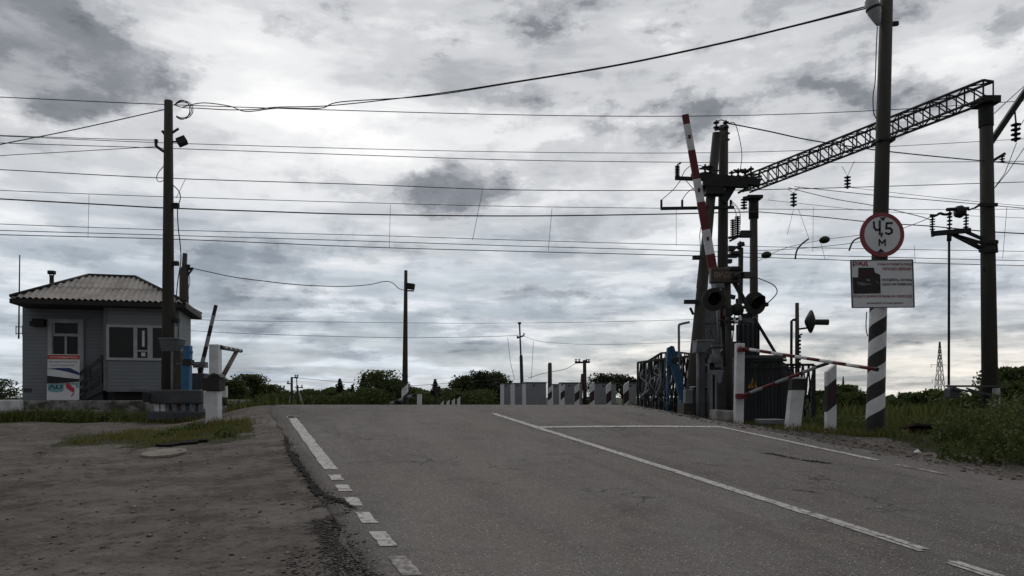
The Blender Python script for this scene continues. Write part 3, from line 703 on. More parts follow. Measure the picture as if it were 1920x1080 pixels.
# lamp box, grille, stair rail
mb = MB(); q = hx(76, y); hbox(mb, q - .14, q + .14, y - .22, y - .003, hz(613, q, y), hz(599, q, y)); q2 = hx(62, y); hbox(mb, q2 - .05, q2 + .05, y - .12, y - .003, hz(612, q, y), hz(603, q, y)); mb.build('wall_lamp', M_['steel'], H, bevel=.01)
mb = MB(); q = hx(52, y); hbox(mb, q - .09, q + .09, y - .02, y - .002, hz(735, q, y), hz(728, q, y))
for i in range(3): hbox(mb, q - .08, q + .08, y - .03, y - .0205, hz(734.5 - 2.4 * i, q, y), hz(733.4 - 2.4 * i, q, y))
mb.build('grille', M_['grey_dark'], H)
mb = MB(); yy = .25
A = lambda px, py: hp(hx(px, yy), yy, hz(py, hx(px, yy), yy))
for (p0, p1) in (((146, 704), (194, 670)), ((148, 722), (188, 693)), ((148, 736), (188, 708))): mb.bar(A(*p0), A(*p1), .035, .09)
for px, a, b in ((146, 700, 750), (190, 666, 735), (168, 690, 745)): mb.bar(A(px, a), A(px, b), .06, .05, up=(0, 1, 0))
mb.bar(A(144, 752), A(198, 724), .05, .16); mb.build('stair_railing', M_['grey_dark'], H)
mb = MB()
for i in range(3): hbox(mb, hx(150 + 13 * i, .45), hx(197, .45) - .01, .30, YR_ - .08, -.02 + .10 * i, .08 + .10 * i)
mb.build('steps', M_['grey_dark'], H)

# poster board leaning before the door
d = 18.95; pc = P(118, 749, d); pc.z = HO.z + .004
T = thing('poster_board', 'tall warning poster board with red header leaning before the guard house door', 'poster', pc)
wv, hv = S(54, d), S(86, d); ux = Vector((HC, HS, 0)); uy = Vector((-HS * .06, .06, 1)).normalized(); nv = ux.cross(uy); 
o0 = pc - ux * wv / 2
mb = MB(); mb.prism([o0, o0 + ux * wv, o0 + ux * wv + uy * hv, o0 + uy * hv], -nv * .025 * (1 if nv.y < 0 else -1)); mb.build('board', M_['white_new'], T)
out = Vector((0, -1, 0)) * .003
def pq(mb, pts, k=1, mi=0): mb.add([o0 + ux * wv * a + uy * hv * b + out * k for a, b in pts], [tuple(range(len(pts)))], mi)
mb = MB(); pq(mb, [(.0, .89), (1, .89), (1, .985), (0, .985)]); mb.build('red_header', matr('poster_red', (.52, .07, .05), (.42, .05, .04), 4, .6), T)
mb = MB(); pq(mb, [(0, .68), (.35, .70), (.7, .70), (1, .60), (1, .54), (.6, .62), (.2, .665), (0, .675)]); mb.build('train_picture', matr('navy_print', (.02, .045, .17), (.012, .025, .09), 5, .6), T)
mb = MB(); pq(mb, [(0, .53), (.55, .485), (1, .46), (1, .40), (.6, .375), (.3, .355), (0, .355)]); mb.build('ground_picture', M_['black'], T)
mb = MB(); pq(mb, [(.02, .345), (.3, .35), (.6, .37), (.98, .385), (.98, .27), (.93, .25), (.88, .33), (.55, .35), (.5, .19), (.3, .16), (.04, .19)]); mb.build('teal_picture', matr('teal_print', (.12, .33, .33), (.22, .40, .40), 8, .6), T)
mb = MB(); pq(mb, [(.57, .36), (.66, .375), (.86, .24), (.85, .17), (.78, .17), (.60, .26)], 2); pq(mb, [(.74, .07), (.78, .07), (.86, .15), (.82, .16)], 2); mb.build('red_figure', matr('pink_print', (.55, .05, .08), (.45, .04, .06), 4, .6), T)
mb = MB()
text_to(mb, 'ОСТАНОВИТЕСЬ', o0 + ux * wv * .06 + uy * hv * .915, ux, uy, wv * .88, hv * .035, out * 2, 0)
text_to(mb, 'НЕ ДОПУСКАЙТЕ', o0 + ux * wv * .05 + uy * hv * .815, ux, uy, wv * .88, hv * .036, out, 1)
text_to(mb, 'НАРУШЕНИЙ', o0 + ux * wv * .14 + uy * hv * .745, ux, uy, wv * .70, hv * .03, out, 2)
text_to(mb, 'АU', o0 + ux * wv * .05 + uy * hv * .235, ux, uy, wv * .42, hv * .10, out * 2, 3)
mb.build('lettering', [M_['white_new'], M_['black'], M_['red_sign'], bpy.data.materials['navy_print']], T)

# concrete platform and its front ledge
M_['mossy'] = matr('mossy_concrete', (.26, .255, .245), (.07, .068, .055), 4.5, .95, bump=.6, lo=.4, hi=.6)
dpl = 18.25; zt_ = HO.z; x0, x1 = PX(-330, dpl), PX(288, dpl)
pl = MB(); c = Vector(((x0 + x1) / 2, dpl + 3.4, zt_ - .36)); pl.box(c, (x1 - x0, 6.8, .7), 0, 0)
o = pl.build('concrete_platform', M_['mossy'], org=(c.x, c.y, zt_ - .7), bevel=.03); tag(o, 'mottled concrete platform carrying the guard house', 'platform', kind='thing')
dl = 17.5; x0, x1 = PX(-330, dl), PX(176, dl); zt2 = P(0, 770, dl).z
pl = MB(); pl.box(((x0 + x1) / 2, dl + .2, zt2 - .12), (x1 - x0, .42, .26)); o = pl.build('concrete_kerb', M_['concrete_pale'], org=((x0 + x1) / 2, dl + .2, zt2 - .25), bevel=.02)
tag(o, 'pale concrete kerb lying in weeds below the platform', 'kerb', kind='thing')
# whitewashed end of the platform edge
x0, x1 = PX(-330, 18.1), PX(38, 18.1); pl = MB(); pl.box(((x0 + x1) / 2, 18.16, zt_ - .17), (x1 - x0, .14, .32)); o = pl.build('platform_slab', M_['white'], org=((x0 + x1) / 2, 18.16, zt_ - .33), bevel=.015)
tag(o, 'whitewashed slab edging the platform at the left border', 'slab', kind='thing')

# antenna mast left of the house
d = 20.6; b = P(35, 632, d); T = thing('antenna_mast', 'thin antenna mast bracketed to the left end of the guard house', 'antenna', b)
mb = MB(); mb.cyl(b - Vector((0, 0, .05)), P(37, 478, d), .022, .014, 7); mb.build('mast', M_['steel'], T)
mb = MB()
for py in (613, 625): mb.bar(P(30, py, d), P(44, py, d), .02)
for px in (30, 42): mb.bar(P(px, 610, d), P(px, 628, d), .015)
mb.build_each('bracket', M_['steel'], T)

# ------------------------------------------------------------------ the concrete pole left
def taper_pole(mb, p0, p1, r0, r1, n=12, mi=0): mb.tube([p0, p0.lerp(p1, .5), p1], [r0, (r0 + r1) / 2, r1], n, mi)
d = 17.0; b = base(315, d); b.z -= .1
T = thing('utility_pole', 'tall concrete pole with floodlight and cable loop beside the guard house', 'utility pole', b)
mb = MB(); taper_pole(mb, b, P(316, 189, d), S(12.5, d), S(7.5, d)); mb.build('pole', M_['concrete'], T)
mb = MB(); q = P(341, 265, d - .15); rot = Matrix.Rotation(R(-32), 3, 'Y') @ Matrix.Rotation(R(20), 3, 'Z')
mb.box(q, (S(17, d), .16, S(14, d)), rot=rot); fl = mb.build('floodlight', M_['steel'], T, bevel=.012)
mb = MB(); mb.bar(P(322, 266, d), q, .03); mb.build('arm', M_['steel'], fl)
mb = MB(); mb.bar(P(323, 249, d), P(335, 241, d), .04); mb.bar(P(309, 250, d), P(304, 246, d), .05); mb.bar(P(305, 246, d), P(313, 258, d), .05); mb.build_each('bracket', M_['steel'], T)
mb = MB(); mb.tube(smooth_path([P(309, 285, d), P(300, 279, d), P(293, 273, d), P(293, 264, d)], 4), .035, 7); mb.insulator(P(293, 267, d), (0, 0, 1), .08, .05, 2); mb.build('hook_insulator', M_['ceramic'], T)
mb = MB()
for px, py, w, h in ((330, 386, 10, 10), (330, 494, 9, 8), (331, 601, 10, 8)): mb.box(P(px, py, d - .02), (S(w, d), .1, S(h, d)))
mb.build_each('cable_clamp', M_['steel'], T)
mb = MB()
for k, (rx, ry) in enumerate(((19, 17), (17, 15), (15, 18))):
    pts = [P(343 - k + rx * math.cos(a) * (1 if math.cos(a) > 0 else 1.0), 206 + ry * math.sin(a), d - .05 - .03 * k) for a in np.linspace(-2.6, 2.3, 18)]; mb.tube(pts, .010, 5)
mb.build('cable_coil', M_['wire'], T)
mb = MB(); mb.tube(smooth_path([P(322, 345, d), P(335, 358, d - .1), P(338, 372, d - .1), P(333, 392, d - .1), P(334, 425, d - .1), P(338, 460, d - .1), P(339, 490, d), P(333, 530, d), P(327, 600, d)], 5), .012, 5)
mb.tube(smooth_path([P(309, 309, d), P(296, 325, d), P(294, 336, d), P(300, 341, d), P(310, 336, d)], 5), .009, 5); mb.build_each('cable', M_['wire'], T)

d = 25.5; b = base(345, d); b.z -= .1
T = thing('utility_pole', 'shorter pole rising behind the right end of the guard house roof', 'utility pole', b)
mb = MB(); mb.tube([b, P(345, 503, d), P(345.5, 501, d), P(347, 475, d)], [S(9, d), S(8, d), S(4.6, d), S(4.2, d)], 10); mb.build('pole', M_['concrete'], T)
mb = MB(); mb.bar(P(340, 508, d), P(362, 503, d), .07); mb.bar(P(352, 516, d), P(361, 504, d), .05); mb.box(P(353, 500, d), (.1, .1, .14)); mb.build_each('bracket', M_['steel'], T)
mb = MB(); mb.tube(smooth_path([P(353, 505, d), P(356, 530, d), P(352, 545, d), P(354, 560, d)], 4), .012, 5); mb.build_each('cable', M_['wire'], T)

# grey hooded detector box on its post
def hood(name, label, px, py, d, w, h, postpx, ybot):
    b = base(postpx, d); T = thing(name, label, 'detector box', b); top = P(px, py, d); ww, hh = S(w, d), S(h, d)
    mb = MB(); a = [top + Vector((-ww * .5, -.16, 0)), top + Vector((ww * .5, -.16, 0)), top + Vector((ww * .38, -.10, -hh * .35)), top + Vector((ww * .08, -.06, -hh)), top + Vector((-ww * .48, -.06, -hh))]
    mb.prism(a, (0, .34, 0)); mb.box(top + Vector((0, .01, .012)), (ww * 1.04, .38, .024)); mb.build('hood', M_['grey'], T, bevel=.008)
    mb = MB(); mb.box((b + P(postpx, py + h, d)) / 2 + Vector((0, .06, 0)), (S(11, d), .14, (P(postpx, py + h * .9, d).z - b.z))); mb.build('post', M_['grey_dark'] if px > 900 else M_['wood'], T)
    mb = MB(); mb.cyl(Vector((P(postpx - 9, 700, d).x, d - .03, b.z)), P(postpx - 9, py + h, d) + Vector((0, -.03, 0)), .025, n=7); mb.cyl(Vector((P(postpx + 12, 700, d).x, d, b.z)), P(postpx + 12, py + h * 1.6, d), .018, n=7); mb.build('conduit', M_['grey'], T)
    return T
hood('detector_post', 'grey slanted hood on a weathered post beside the blue pillar', 323, 637, 15.6, 37, 22, 333, 735)
# blue pillar
d = 15.4; b = base(350, d); T = thing('barrier_pillar', 'bright blue steel pillar with a black band left of the raised boom', 'barrier stand', b)
mb = MB(); mb.box((b + P(350, 686, d)) / 2, (S(15, d), .16, P(350, 686, d).z - b.z)); mb.build('lower_column', M_['blue'], T, bevel=.01)
mb = MB(); z0, z1 = P(352, 674, d), P(352, 648, d); mb.box((z0 + z1) / 2, (S(13, d), .15, z1.z - z0.z)); mb.box(P(352, 660, d), (S(17, d), .1, S(5, d))); mb.build('upper_column', M_['blue'], T, bevel=.01)
mb = MB(); mb.box(P(353, 680, d), (S(16, d), .18, S(11, d))); mb.build('band', M_['black'], T)
mb = MB(); mb.cyl(P(330, 682, d), P(372, 682, d), .012, n=6); mb.build('rod', M_['grey'], T)
# raised boom on the left
d = 16.2; b = base(376, d); T = thing('barrier_boom', 'raised dark and white striped boom left of the white posts', 'barrier', b)
mb = MB(); mb.box((b + P(374, 700, d)) / 2, (S(26, d), .3, P(374, 700, d).z - b.z)); mb.build('drive_box', M_['grey_dark'], T, bevel=.02)
mb = MB(); p0, p1 = P(373, 708, d), P(405, 572, d); n = 7
for i in range(n): mb.bar(p0.lerp(p1, i / n), p0.lerp(p1, (i + 1) / n), S(7, d) * (1 - .25 * i / n), .05, mi=(i + 1) % 2, up=(0, 1, 0))
mb.build('boom', [M_['grey_pale'], M_['black']], T)  # shade put into the colour: black stands for the red stripes
mb = MB(); mb.box(P(376, 684, d), (S(24, d), .16, S(11, d))); mb.box(P(372, 684, d) - Vector((0, .09, 0)), (S(6, d), .03, S(6, d))); mb.build('counterweight', M_['grey'], T, bevel=.01)
mb = MB(); mb.bar(P(366, 765, d), P(378, 690, d), .07); mb.bar(P(386, 765, d), P(374, 690, d), .07); mb.build('frame', M_['grey_dark'], T)
# low grey trough
d = 14.8; b = base(330, d); T = thing('cable_trough', 'low grey steel trough on short legs below the pole', 'equipment housing', b)
mb = MB(); c0, c1 = P(282, 757, d), P(380, 731, d); mb.box(((c0.x + c1.x) / 2, d + .2, (c0.z + c1.z) / 2), (c1.x - c0.x, .55, c1.z - c0.z)); mb.build('housing', M_['grey_dark'], T, bevel=.025)
mb = MB(); mb.box(P(281, 745, d), (S(9, d), .4, S(18, d))); mb.build('end_cap', M_['black'], T, bevel=.01)
mb = MB(); c0, c1 = P(285, 788, d), P(392, 771, d); mb.box(((c0.x + c1.x) / 2, d + .1, (c0.z + c1.z) / 2), (c1.x - c0.x, .6, c1.z - c0.z)); mb.build('base_beam', M_['grey_dark'], T, bevel=.02)
for px in (294, 305, 327, 344, 362, 376):
    mb = MB(); c0, c1 = P(px, 771, d), P(px, 757, d); mb.box((c0 + c1) / 2 + Vector((0, .1, 0)), (S(8, d), .2, c1.z - c0.z)); mb.build('leg', M_['white'] if px < 310 else M_['grey'], T)
# manual barrier left
def manual_barrier(label, tall, near, tip, jt, lowmount, mats, r=.03, nst=11):
    (tx, ty, td, tw), (nx_, ntop, nd, nw, ncap) = tall, near
    return None
d = 13.6; b = base(404, d); b.z -= .1
T = thing('manual_barrier', 'tall white post with dark braced boom folded away along the left roadside', 'barrier', b)
mb = MB(); tp = P(404, 646, d); mb.box((b + tp) / 2, (S(18, d), S(18, d), tp.z - b.z)); mb.build('post', M_['white'], T, bevel=.012)
t0, t1 = P(413, 651, 13.6), P(452, 658, 16.2); n = 9
mb = MB()
for i in range(n): mb.tube([t0.lerp(t1, i / n), t0.lerp(t1, (i + 1) / n)], .042, 8, mi=i % 2)
mb.build('boom', [M_['black'], M_['grey_pale']], T)
mb = MB(); mb.tube([P(412, 716, 13.6), P(443, 660, 15.6)], .045, 8); mb.build('brace', M_['rust'], T)
mb = MB(); mb.box(P(408, 712, 13.6), (S(30, d), .2, .05)); mb.build('hinge', M_['steel'], T)
M_['dark_reflector'] = matr('dark_red_reflector', (.07, .010, .014), (.05, .008, .011), 5, .5)
def guide_post(px, ptop, d, w, label, group, mats, band=(.62, .86), cant=.12, lean=0.0, thick=.7, cap=False, red=True, extra=0.0):
    b = base(px, d); b.z -= .1; T = thing('guide_post', label, 'guide post', b, group); ww, tt = S(w, d), S(w, d) * thick
    top = P(px + lean, ptop, d); h = top.z - b.z; dx = top.x - b.x
    def ring(t0, t1, c0=0., c1=0., g=1.0):
        vs = []
        for t, c in ((t0, c0), (t1, c1)):
            for sx, sy in ((-1, -1), (1, -1), (1, 1), (-1, 1)): vs.append(b + Vector((dx * t + sx * ww / 2 * g, sy * tt / 2 * g, h * t + sx * c * ww)))
        return vs
    f = [(3, 2, 1, 0), (4, 5, 6, 7), (0, 1, 5, 4), (1, 2, 6, 5), (2, 3, 7, 6), (3, 0, 4, 7)]
    mb = MB(); mb.add(ring(0, band[0], 0, cant), f, 0); mb.add(ring(band[1], 1.0, cant, cant), f, 0); mb.build('post', mats[0], T)
    mb = MB(); mb.add(ring(band[0], band[1], cant, cant, 1.003 if not cap else 1.06), f); o = mb.build('band', mats[1], T)
    if red:
        mb = MB(); zc = h * (band[0] + band[1]) / 2; s = ww * .22; xx = dx * (band[0] + band[1]) / 2
        mb.box(b + Vector((xx, -tt / 2 - .004, zc)), (ww * .34, .006, h * (band[1] - band[0]) * .62)); mb.build('reflector', M_['dark_reflector'], o)
    return T
# thick banded post in front of it
d = 11.9; b = base(401, d); b.z -= .1; T = thing('barrier_post', 'thick white concrete post with black collar in the short grass', 'post', b)
mb = MB(); tp = P(401, 733, d); mb.box((b + tp) / 2, (S(23, d), S(23, d), tp.z - b.z)); mb.build('post', M_['white'], T, bevel=.015)
c0, c1 = P(401, 733, d), P(401, 708, d); mb = MB(); mb.box((c0 + c1) / 2, (S(31, d), S(31, d), c1.z - c0.z))
mb.prism([P(388, 708, d - .13), P(414, 708, d - .13), P(408, 701, d - .13), P(400, 699, d - .13), P(393, 702, d - .13)], (0, .26, 0)); mb.build('collar', M_['black'], T, bevel=.012)
mb = MB(); c0, c1 = P(391, 768, d + .3), P(391, 733, d + .3); mb.box((c0 + c1) / 2, (S(14, d), .12, c1.z - c0.z)); mb.build('side_plate', M_['white'], T, bevel=.01)
# short banded post just behind
guide_post(419, 724, 15.0, 13, 'short white post with black chequer half hidden behind the thick post', None, (M_['white'], M_['black']), band=(.40, .66), cant=0.0, red=False)
# manhole ring
x, y = on_slope(308, 845); b = Vector((x, y, ground_at(x, y) + .005)); T = thing('manhole_cover', 'round pale concrete cover lying tilted at the edge of the short grass', 'manhole cover', b)
ax = Vector((-.03, -.12, 1)).normalized()
mb = MB(); mb.lathe([(0, -.03), (.25, -.03), (.26, .0), (.25, .02), (0, .028)], b + Vector((0, 0, -.002)), ax, 28, smooth=False); mb.build('lid', matr('sandy_concrete', (.21, .185, .15), (.12, .10, .085), 5, .9, bump=.4), T)
mb = MB(); mb.lathe([(.02, .029), (.04, .03), (.04, .034), (0, .034)], b + Vector((.16, .05, -.002)), ax, 10); mb.build('lifting_hole', M_['rust'], T)
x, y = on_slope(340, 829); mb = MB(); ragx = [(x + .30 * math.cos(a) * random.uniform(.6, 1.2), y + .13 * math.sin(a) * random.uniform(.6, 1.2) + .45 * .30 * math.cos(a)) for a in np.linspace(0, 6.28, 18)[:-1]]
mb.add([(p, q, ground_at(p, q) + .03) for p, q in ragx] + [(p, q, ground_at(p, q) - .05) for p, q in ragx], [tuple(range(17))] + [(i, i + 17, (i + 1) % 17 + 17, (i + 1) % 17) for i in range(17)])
o = mb.build('black_patch', M_['tar']); tag(o, 'black patch in the short grass beside the concrete cover', 'burnt patch', kind='structure')  # ragged sheet in one near-black colour laid over the ground
PHASE = 0.126
# ------------------------------------------------------------------ beyond the crossing
def helix_pole(mb, b, top, r0, r1, pitch, phase, zlo, zhi, n=28, mi=(0, 1), rad=None):
    """pole painted with a spiral: bands follow the helix exactly"""
    ax = top - b; H_ = ax.length
    def pt(th, z):
        t = z / H_; r = r0 + (r1 - r0) * t; return b + ax * t + Vector((math.cos(th) * (r + .002), math.sin(th) * (r + .002), 0))
    k0 = int(math.floor((zlo - pitch) / (pitch / 2))) - 4; k1 = int(math.ceil(zhi / (pitch / 2))) + 4
    for j in range(n):
        t0, t1 = 2 * math.pi * j / n, 2 * math.pi * (j + 1) / n
        for k in range(k0, k1):
            za0 = k * pitch / 2 + phase + t0 / (2 * math.pi) * pitch; zb0 = za0 + pitch / 2
            za1 = k * pitch / 2 + phase + t1 / (2 * math.pi) * pitch; zb1 = za1 + pitch / 2
            c = [min(max(q, zlo), zhi) for q in (za0, za1, zb1, zb0)]
            if c[3] - c[0] < 1e-4 and c[2] - c[1] < 1e-4: continue
            mb.add([pt(t0, c[0]), pt(t1, c[1]), pt(t1, c[2]), pt(t0, c[3])], [(0, 1, 2, 3)], mi[k % 2] if k >= 0 else mi[1], True)
# central lamp pole
d = 30.0; b = base(759, d); b.z -= .1; top = P(761, 507, d)
T = thing('lamp_pole', 'slim concrete lamp pole with floodlight and striped foot on the crest', 'lamp pole', b)
mb = MB(); taper_pole(mb, b, top, S(6, d), S(3.0, d), 10); mb.build('pole', M_['concrete'], T)
mb = MB(); helix_pole(mb, b, top, S(6, d) + .012, S(3, d) + .012, .70, .1, .05, P(760, 716, d).z - b.z); mb.build('striped_foot', [M_['white'], M_['black']], T)
mb = MB(); mb.box(P(770, 537, d), (S(15, d), .22, S(11, d)), rot=Matrix.Rotation(R(8), 3, 'Y')); fl = mb.build('floodlight', M_['steel'], T, bevel=.02)
mb = MB(); mb.bar(P(763, 537, d), P(768, 537, d), .05); mb.bar(P(762, 545, d), P(776, 545.5, d), .05); mb.build('arm', M_['steel'], fl)
# far manual barrier
d = 28.0; b = base(786, d); T = thing('manual_barrier', 'far white barrier post with tilted striped boom at the lamp pole foot', 'barrier', b)
mb = MB(); tp = P(787, 739, d); mb.box((b + tp) / 2, (S(8, d), .14, tp.z - b.z)); mb.build('post', M_['white'], T)
mb = MB(); p0, p1 = P(731, 757, d), P(781, 739, d)
for i in range(6): mb.tube([p0.lerp(p1, i / 6), p0.lerp(p1, (i + 1) / 6)], .06, 6, mi=i % 2)
mb.build('boom', [M_['grey_pale'], M_['black']], T)
# dark signal post
d = 52.0; b = base(818, d); T = thing('signal_post', 'dark T shaped post between the spruce and the far white posts', 'post', b)
mb = MB(); mb.bar(b, P(818, 726, d), .22, .2); mb.build('post', M_['black'], T); mb = MB(); mb.bar(P(811, 730, d), P(826, 728, d), .22, .3); mb.build("head", M_["black"], T)
# far white posts
gp = None
for px, py in ((829, 754), (840, 752), (850, 749.5), (860, 746)):
    k = [829, 840, 850, 860].index(px); d = 52 - 4 * k
    lab = ['smallest far white post, lowest beside the crest', 'far white post second from the lamp pole side', 'far white post third from the lamp pole side', 'tallest far white post of the little row left of the dark trees'][k]
    guide_post(px, py, d, 5.5, lab, 'far white posts on the left roadside', (M_['white'], M_['white']), cant=.5, red=False)
# double pole with brace
d = 60.0; b = base(547, d); T = thing('double_utility_pole', 'distant pair of concrete utility poles with a slanting brace', 'utility pole', b)
mb = MB(); mb.cyl(b, P(547, 707, d), S(2.6, d), S(2.2, d), 8); mb.build('pole', M_['concrete'], T)
mb = MB(); mb.cyl(base(559, d), P(557.5, 722, d), S(2.4, d), S(2, d), 8); mb.build('pole', M_['concrete'], T)
mb = MB(); mb.cyl(base(572, d), P(560, 735, d), S(2, d), S(1.6, d), 7); mb.cyl(base(541, d), P(545, 742, d), S(1.6, d), S(1.2, d), 7); mb.build('brace', M_['concrete_pale'], T)
mb = MB(); mb.bar(P(545, 708, d), P(559, 709, d), .09); mb.bar(P(538, 719, d), P(548, 720, d), .09); mb.bar(P(553, 726, d), P(568, 727, d), .08); mb.bar(P(556, 707, d), P(557, 726, d), .06)
for px, py in ((540, 719), (554, 708), (558, 708), (566, 727)): mb.insulator(P(px, py, d), (0, 0, 1), .25, .10, 2, seg=6)
mb.build('crossarm', M_['steel'], T)
# slim leaning light pole behind the cabinets
d = 46.0; b = base(980, d); T = thing('lamp_pole', 'slim pale leaning pole with red insulator above the grey cabinets', 'lamp pole', b)
mb = MB(); mb.tube([b, P(978, 700, d), P(977, 668, d), P(976.5, 665, d), P(974, 605, d)], [S(3.4, d), S(3.2, d), S(3, d), S(1.6, d), S(1.4, d)], 8); mb.build('pole', M_['concrete'], T)
mb = MB(); mb.bar(P(971, 606, d), P(977, 606, d), .12); mb.bar(P(969, 634, d), P(983, 629, d), .09); mb.bar(P(970, 630, d), P(972, 634, d), .1); mb.build('crossarm', M_['steel'], T)
mb = MB(); mb.insulator(P(981.5, 631, d), (0.2, 0, 1), .22, .08, 2, seg=7); mb.build('insulator', M_['red_sign'], T)
mb = MB(); mb.tube([P(952, 633, d), P(957, 680, d), P(965, 712, d)], .012, 4); mb.tube([P(1000, 640, d), P(998, 680, d), P(996, 712, d)], .012, 4); mb.build('guy_wire', M_['wire'], T)
d = 44.0; b = base(1031, d); mb = MB(); mb.tube([b, P(1031, 683, d), P(1031, 680, d)], [S(4.4, d), S(3.8, d), S(3.0, d)], 10); o = mb.build('pole_stub', M_['wood'], org=b); tag(o, 'short brown topless pole standing behind the grey cabinets', 'pole')
d = 42.0; b = base(1097, d); T = thing('utility_pole', 'T shaped wooden utility pole with a side prop behind the guide posts', 'utility pole', b)
mb = MB(); mb.cyl(b, P(1096, 675, d), S(4.0, d), S(3.2, d), 8); mb.build('pole', M_['rust'], T)
mb = MB(); mb.cyl(base(1087, d), P(1092, 701, d), S(3, d), S(2.6, d), 8); mb.build('prop', M_['rust'], T)
mb = MB(); mb.bar(P(1078, 680, d), P(1106, 679, d), .10)
for px in (1080, 1086, 1100, 1104): mb.insulator(P(px, 679, d), (0, 0, 1), .18, .09, 2, seg=7)
mb.build('crossarm', M_['steel'], T)
# grey relay cabinets
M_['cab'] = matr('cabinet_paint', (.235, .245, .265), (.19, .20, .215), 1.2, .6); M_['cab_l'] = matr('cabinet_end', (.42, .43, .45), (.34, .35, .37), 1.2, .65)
LABS = ['grey cabinet at the left end of the row, partly hidden', 'narrow grey cabinet between the end cabinet and the widest one', 'widest grey cabinet with a clear pale left end', 'grey cabinet behind the brown pole stub', 'grey cabinet left of the T shaped utility pole', 'grey cabinet right of the T shaped utility pole', 'last grey cabinet next to the mesh fence']
for i, (pl_, pf, pr, top, d) in enumerate(((938, 945, 960, 719.5, 40), (957, 965, 982, 719, 38.5), (979, 986, 1024, 717.5, 36.5), (1034, 1037, 1052, 721, 41), (1048, 1052, 1091, 718, 38), (1108, 1115, 1155, 718.5, 36), (1170, 1178, 1193, 718, 33))):
    c0, cf, c1 = PX(pl_, d + .9), PX(pf, d), PX(pr, d + .1); zt = P(0, top, d).z; zb_ = ground_at(PX(pf, d), d)
    T = thing('relay_cabinet', LABS[i], 'cabinet', (cf, d, zb_), 'grey relay cabinets beyond the crossing')
    back = Vector((c1 + (c0 - cf), d + 1.0, 0))
    lo = [Vector((cf, d, 0)), Vector((c1, d + .1, 0)), back, Vector((c0, d + .9, 0))]
    mb = MB(); mb.prism([Vector((p.x, p.y, zb_ - .05)) for p in lo], (0, 0, zt - zb_ + .02), 0); 
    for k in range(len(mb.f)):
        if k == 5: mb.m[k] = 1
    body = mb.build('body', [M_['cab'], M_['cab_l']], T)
    cm = sum(lo, Vector()) / 4; mb = MB(); mb.prism([Vector((cm.x + (p.x - cm.x) * 1.05, cm.y + (p.y - cm.y) * 1.05, zt - .027)) for p in lo], (0, 0, .06)); mb.build('lid', M_['grey_dark'], T)
    mb = MB(); mb.box(((cf + c1) / 2 - .1, d - .01 + .05 * .4, zt - .12), (.10, .04, .05)); mb.build('latch', M_['black'], T)
# guide posts on the right side beyond the stop line
GL = ['banded guide post in front of the brown pole stub, farthest of the row', 'banded guide post second from the far end, left of a wide cabinet', 'banded guide post left of the T shaped pole', 'banded guide post just right of the T shaped pole', 'banded guide post over the right end of a cabinet', 'banded guide post before the narrow cabinet beside the fence', 'banded guide post with a rag on top standing before the mesh fence']
for i, (px, py, d, w) in enumerate(((1031, 726, 36, 7.5), (1055, 723.5, 33, 7.5), (1082, 722, 30.5, 8.5), (1110, 719.5, 28, 8.5), (1141, 720, 26, 9), (1174, 718.5, 24, 9.5), (1210, 712, 22, 11.5))):
    guide_post(px, py, d, w, GL[i], 'white guide posts with dark bands leading over the crossing', (M_['white'], M_['black']), band=(.50, .78), cant=.42)
d = 22.0; mb = MB(); c = P(1209, 708, d); mb.box(c, (S(9, d), .1, S(14, d)), rot=Matrix.Rotation(.3, 3, 'Y')); mb.box(c + Vector((-.05, -.03, .09)), (S(6, d), .08, S(9, d)), rot=Matrix.Rotation(-.4, 3, 'Y')); o = mb.build('rag', M_['white'], org=c, bevel=.02); tag(o, 'pale rag tied over the guide post before the mesh fence', 'rag')
guide_post(1557, 690, 11.9, 17.5, 'large white guide post with black and red band before the bushes', 'white guide posts with dark bands leading over the crossing', (M_['white'], M_['black']), band=(.43, .80), cant=.42, thick=.75)
guide_post(1484, 707, 12.3, 24, 'leaning thick white post with black top under the striped brace', None, (M_['white'], M_['black']), band=(.78, .97), cant=0, lean=12, thick=.8, red=False, cap=True)

# manual barrier right
d = 12.9; b = base(1384, d); b.z -= .15
T = thing('manual_barrier', 'white post carrying a red and white pole with a slanting brace', 'barrier', b)
mb = MB(); tp = P(1387, 644, d); mb.bar(b, tp, S(15.5, d), S(15.5, d), up=(0, 1, 0)); mb.build('post', M_['white'], T, bevel=.012)
def striped(mb, p0, p1, r, n, first=0, m=.5):
    """alternate red and white sleeves"""
    for i in range(n): mb.tube([p0.lerp(p1, i / n), p0.lerp(p1, (i + 1) / n)], r, 10, mi=(i + first) % 2)
mb = MB(); striped(mb, P(1386, 652, 12.78), P(1640, 692, 10.9), .027, 11); mb.tube([P(1638, 691.6, 10.92), P(1646, 693, 10.86)], .031, 10, mi=2); mb.build('boom', [M_['red'], M_['white'], M_['black']], T)
mb = MB(); striped(mb, P(1384, 745, 12.78), P(1532, 688, 11.75), .027, 6, 0); mb.tube([P(1529, 689, 11.77), P(1553, 681, 11.62)], .026, 8, mi=2); mb.build('brace', [M_['red'], M_['grey_pale'], M_['black']], T)
mb = MB(); mb.box(P(1390, 656, 12.75), (S(14, d), .1, S(7, d))); mb.box(P(1389, 743, 12.75), (S(18, d), .1, S(10, d))); mb.build('hinge', M_['red'], T, bevel=.01)
b2 = base(1366, 13.2); mb = MB(); c0, c1 = P(1341, 790, 13.1), P(1380, 769, 13.1); mb.box(((c0.x + c1.x) / 2, 13.3, (c0.z + c1.z) / 2), (c1.x - c0.x, .5, c1.z - c0.z), rot=Matrix.Rotation(.06, 3, 'Y')); o = mb.build('concrete_block', M_['concrete_pale'], org=(b2.x, 13.3, c0.z), bevel=.03); tag(o, 'pale concrete block at the foot of the tall white post', 'block')
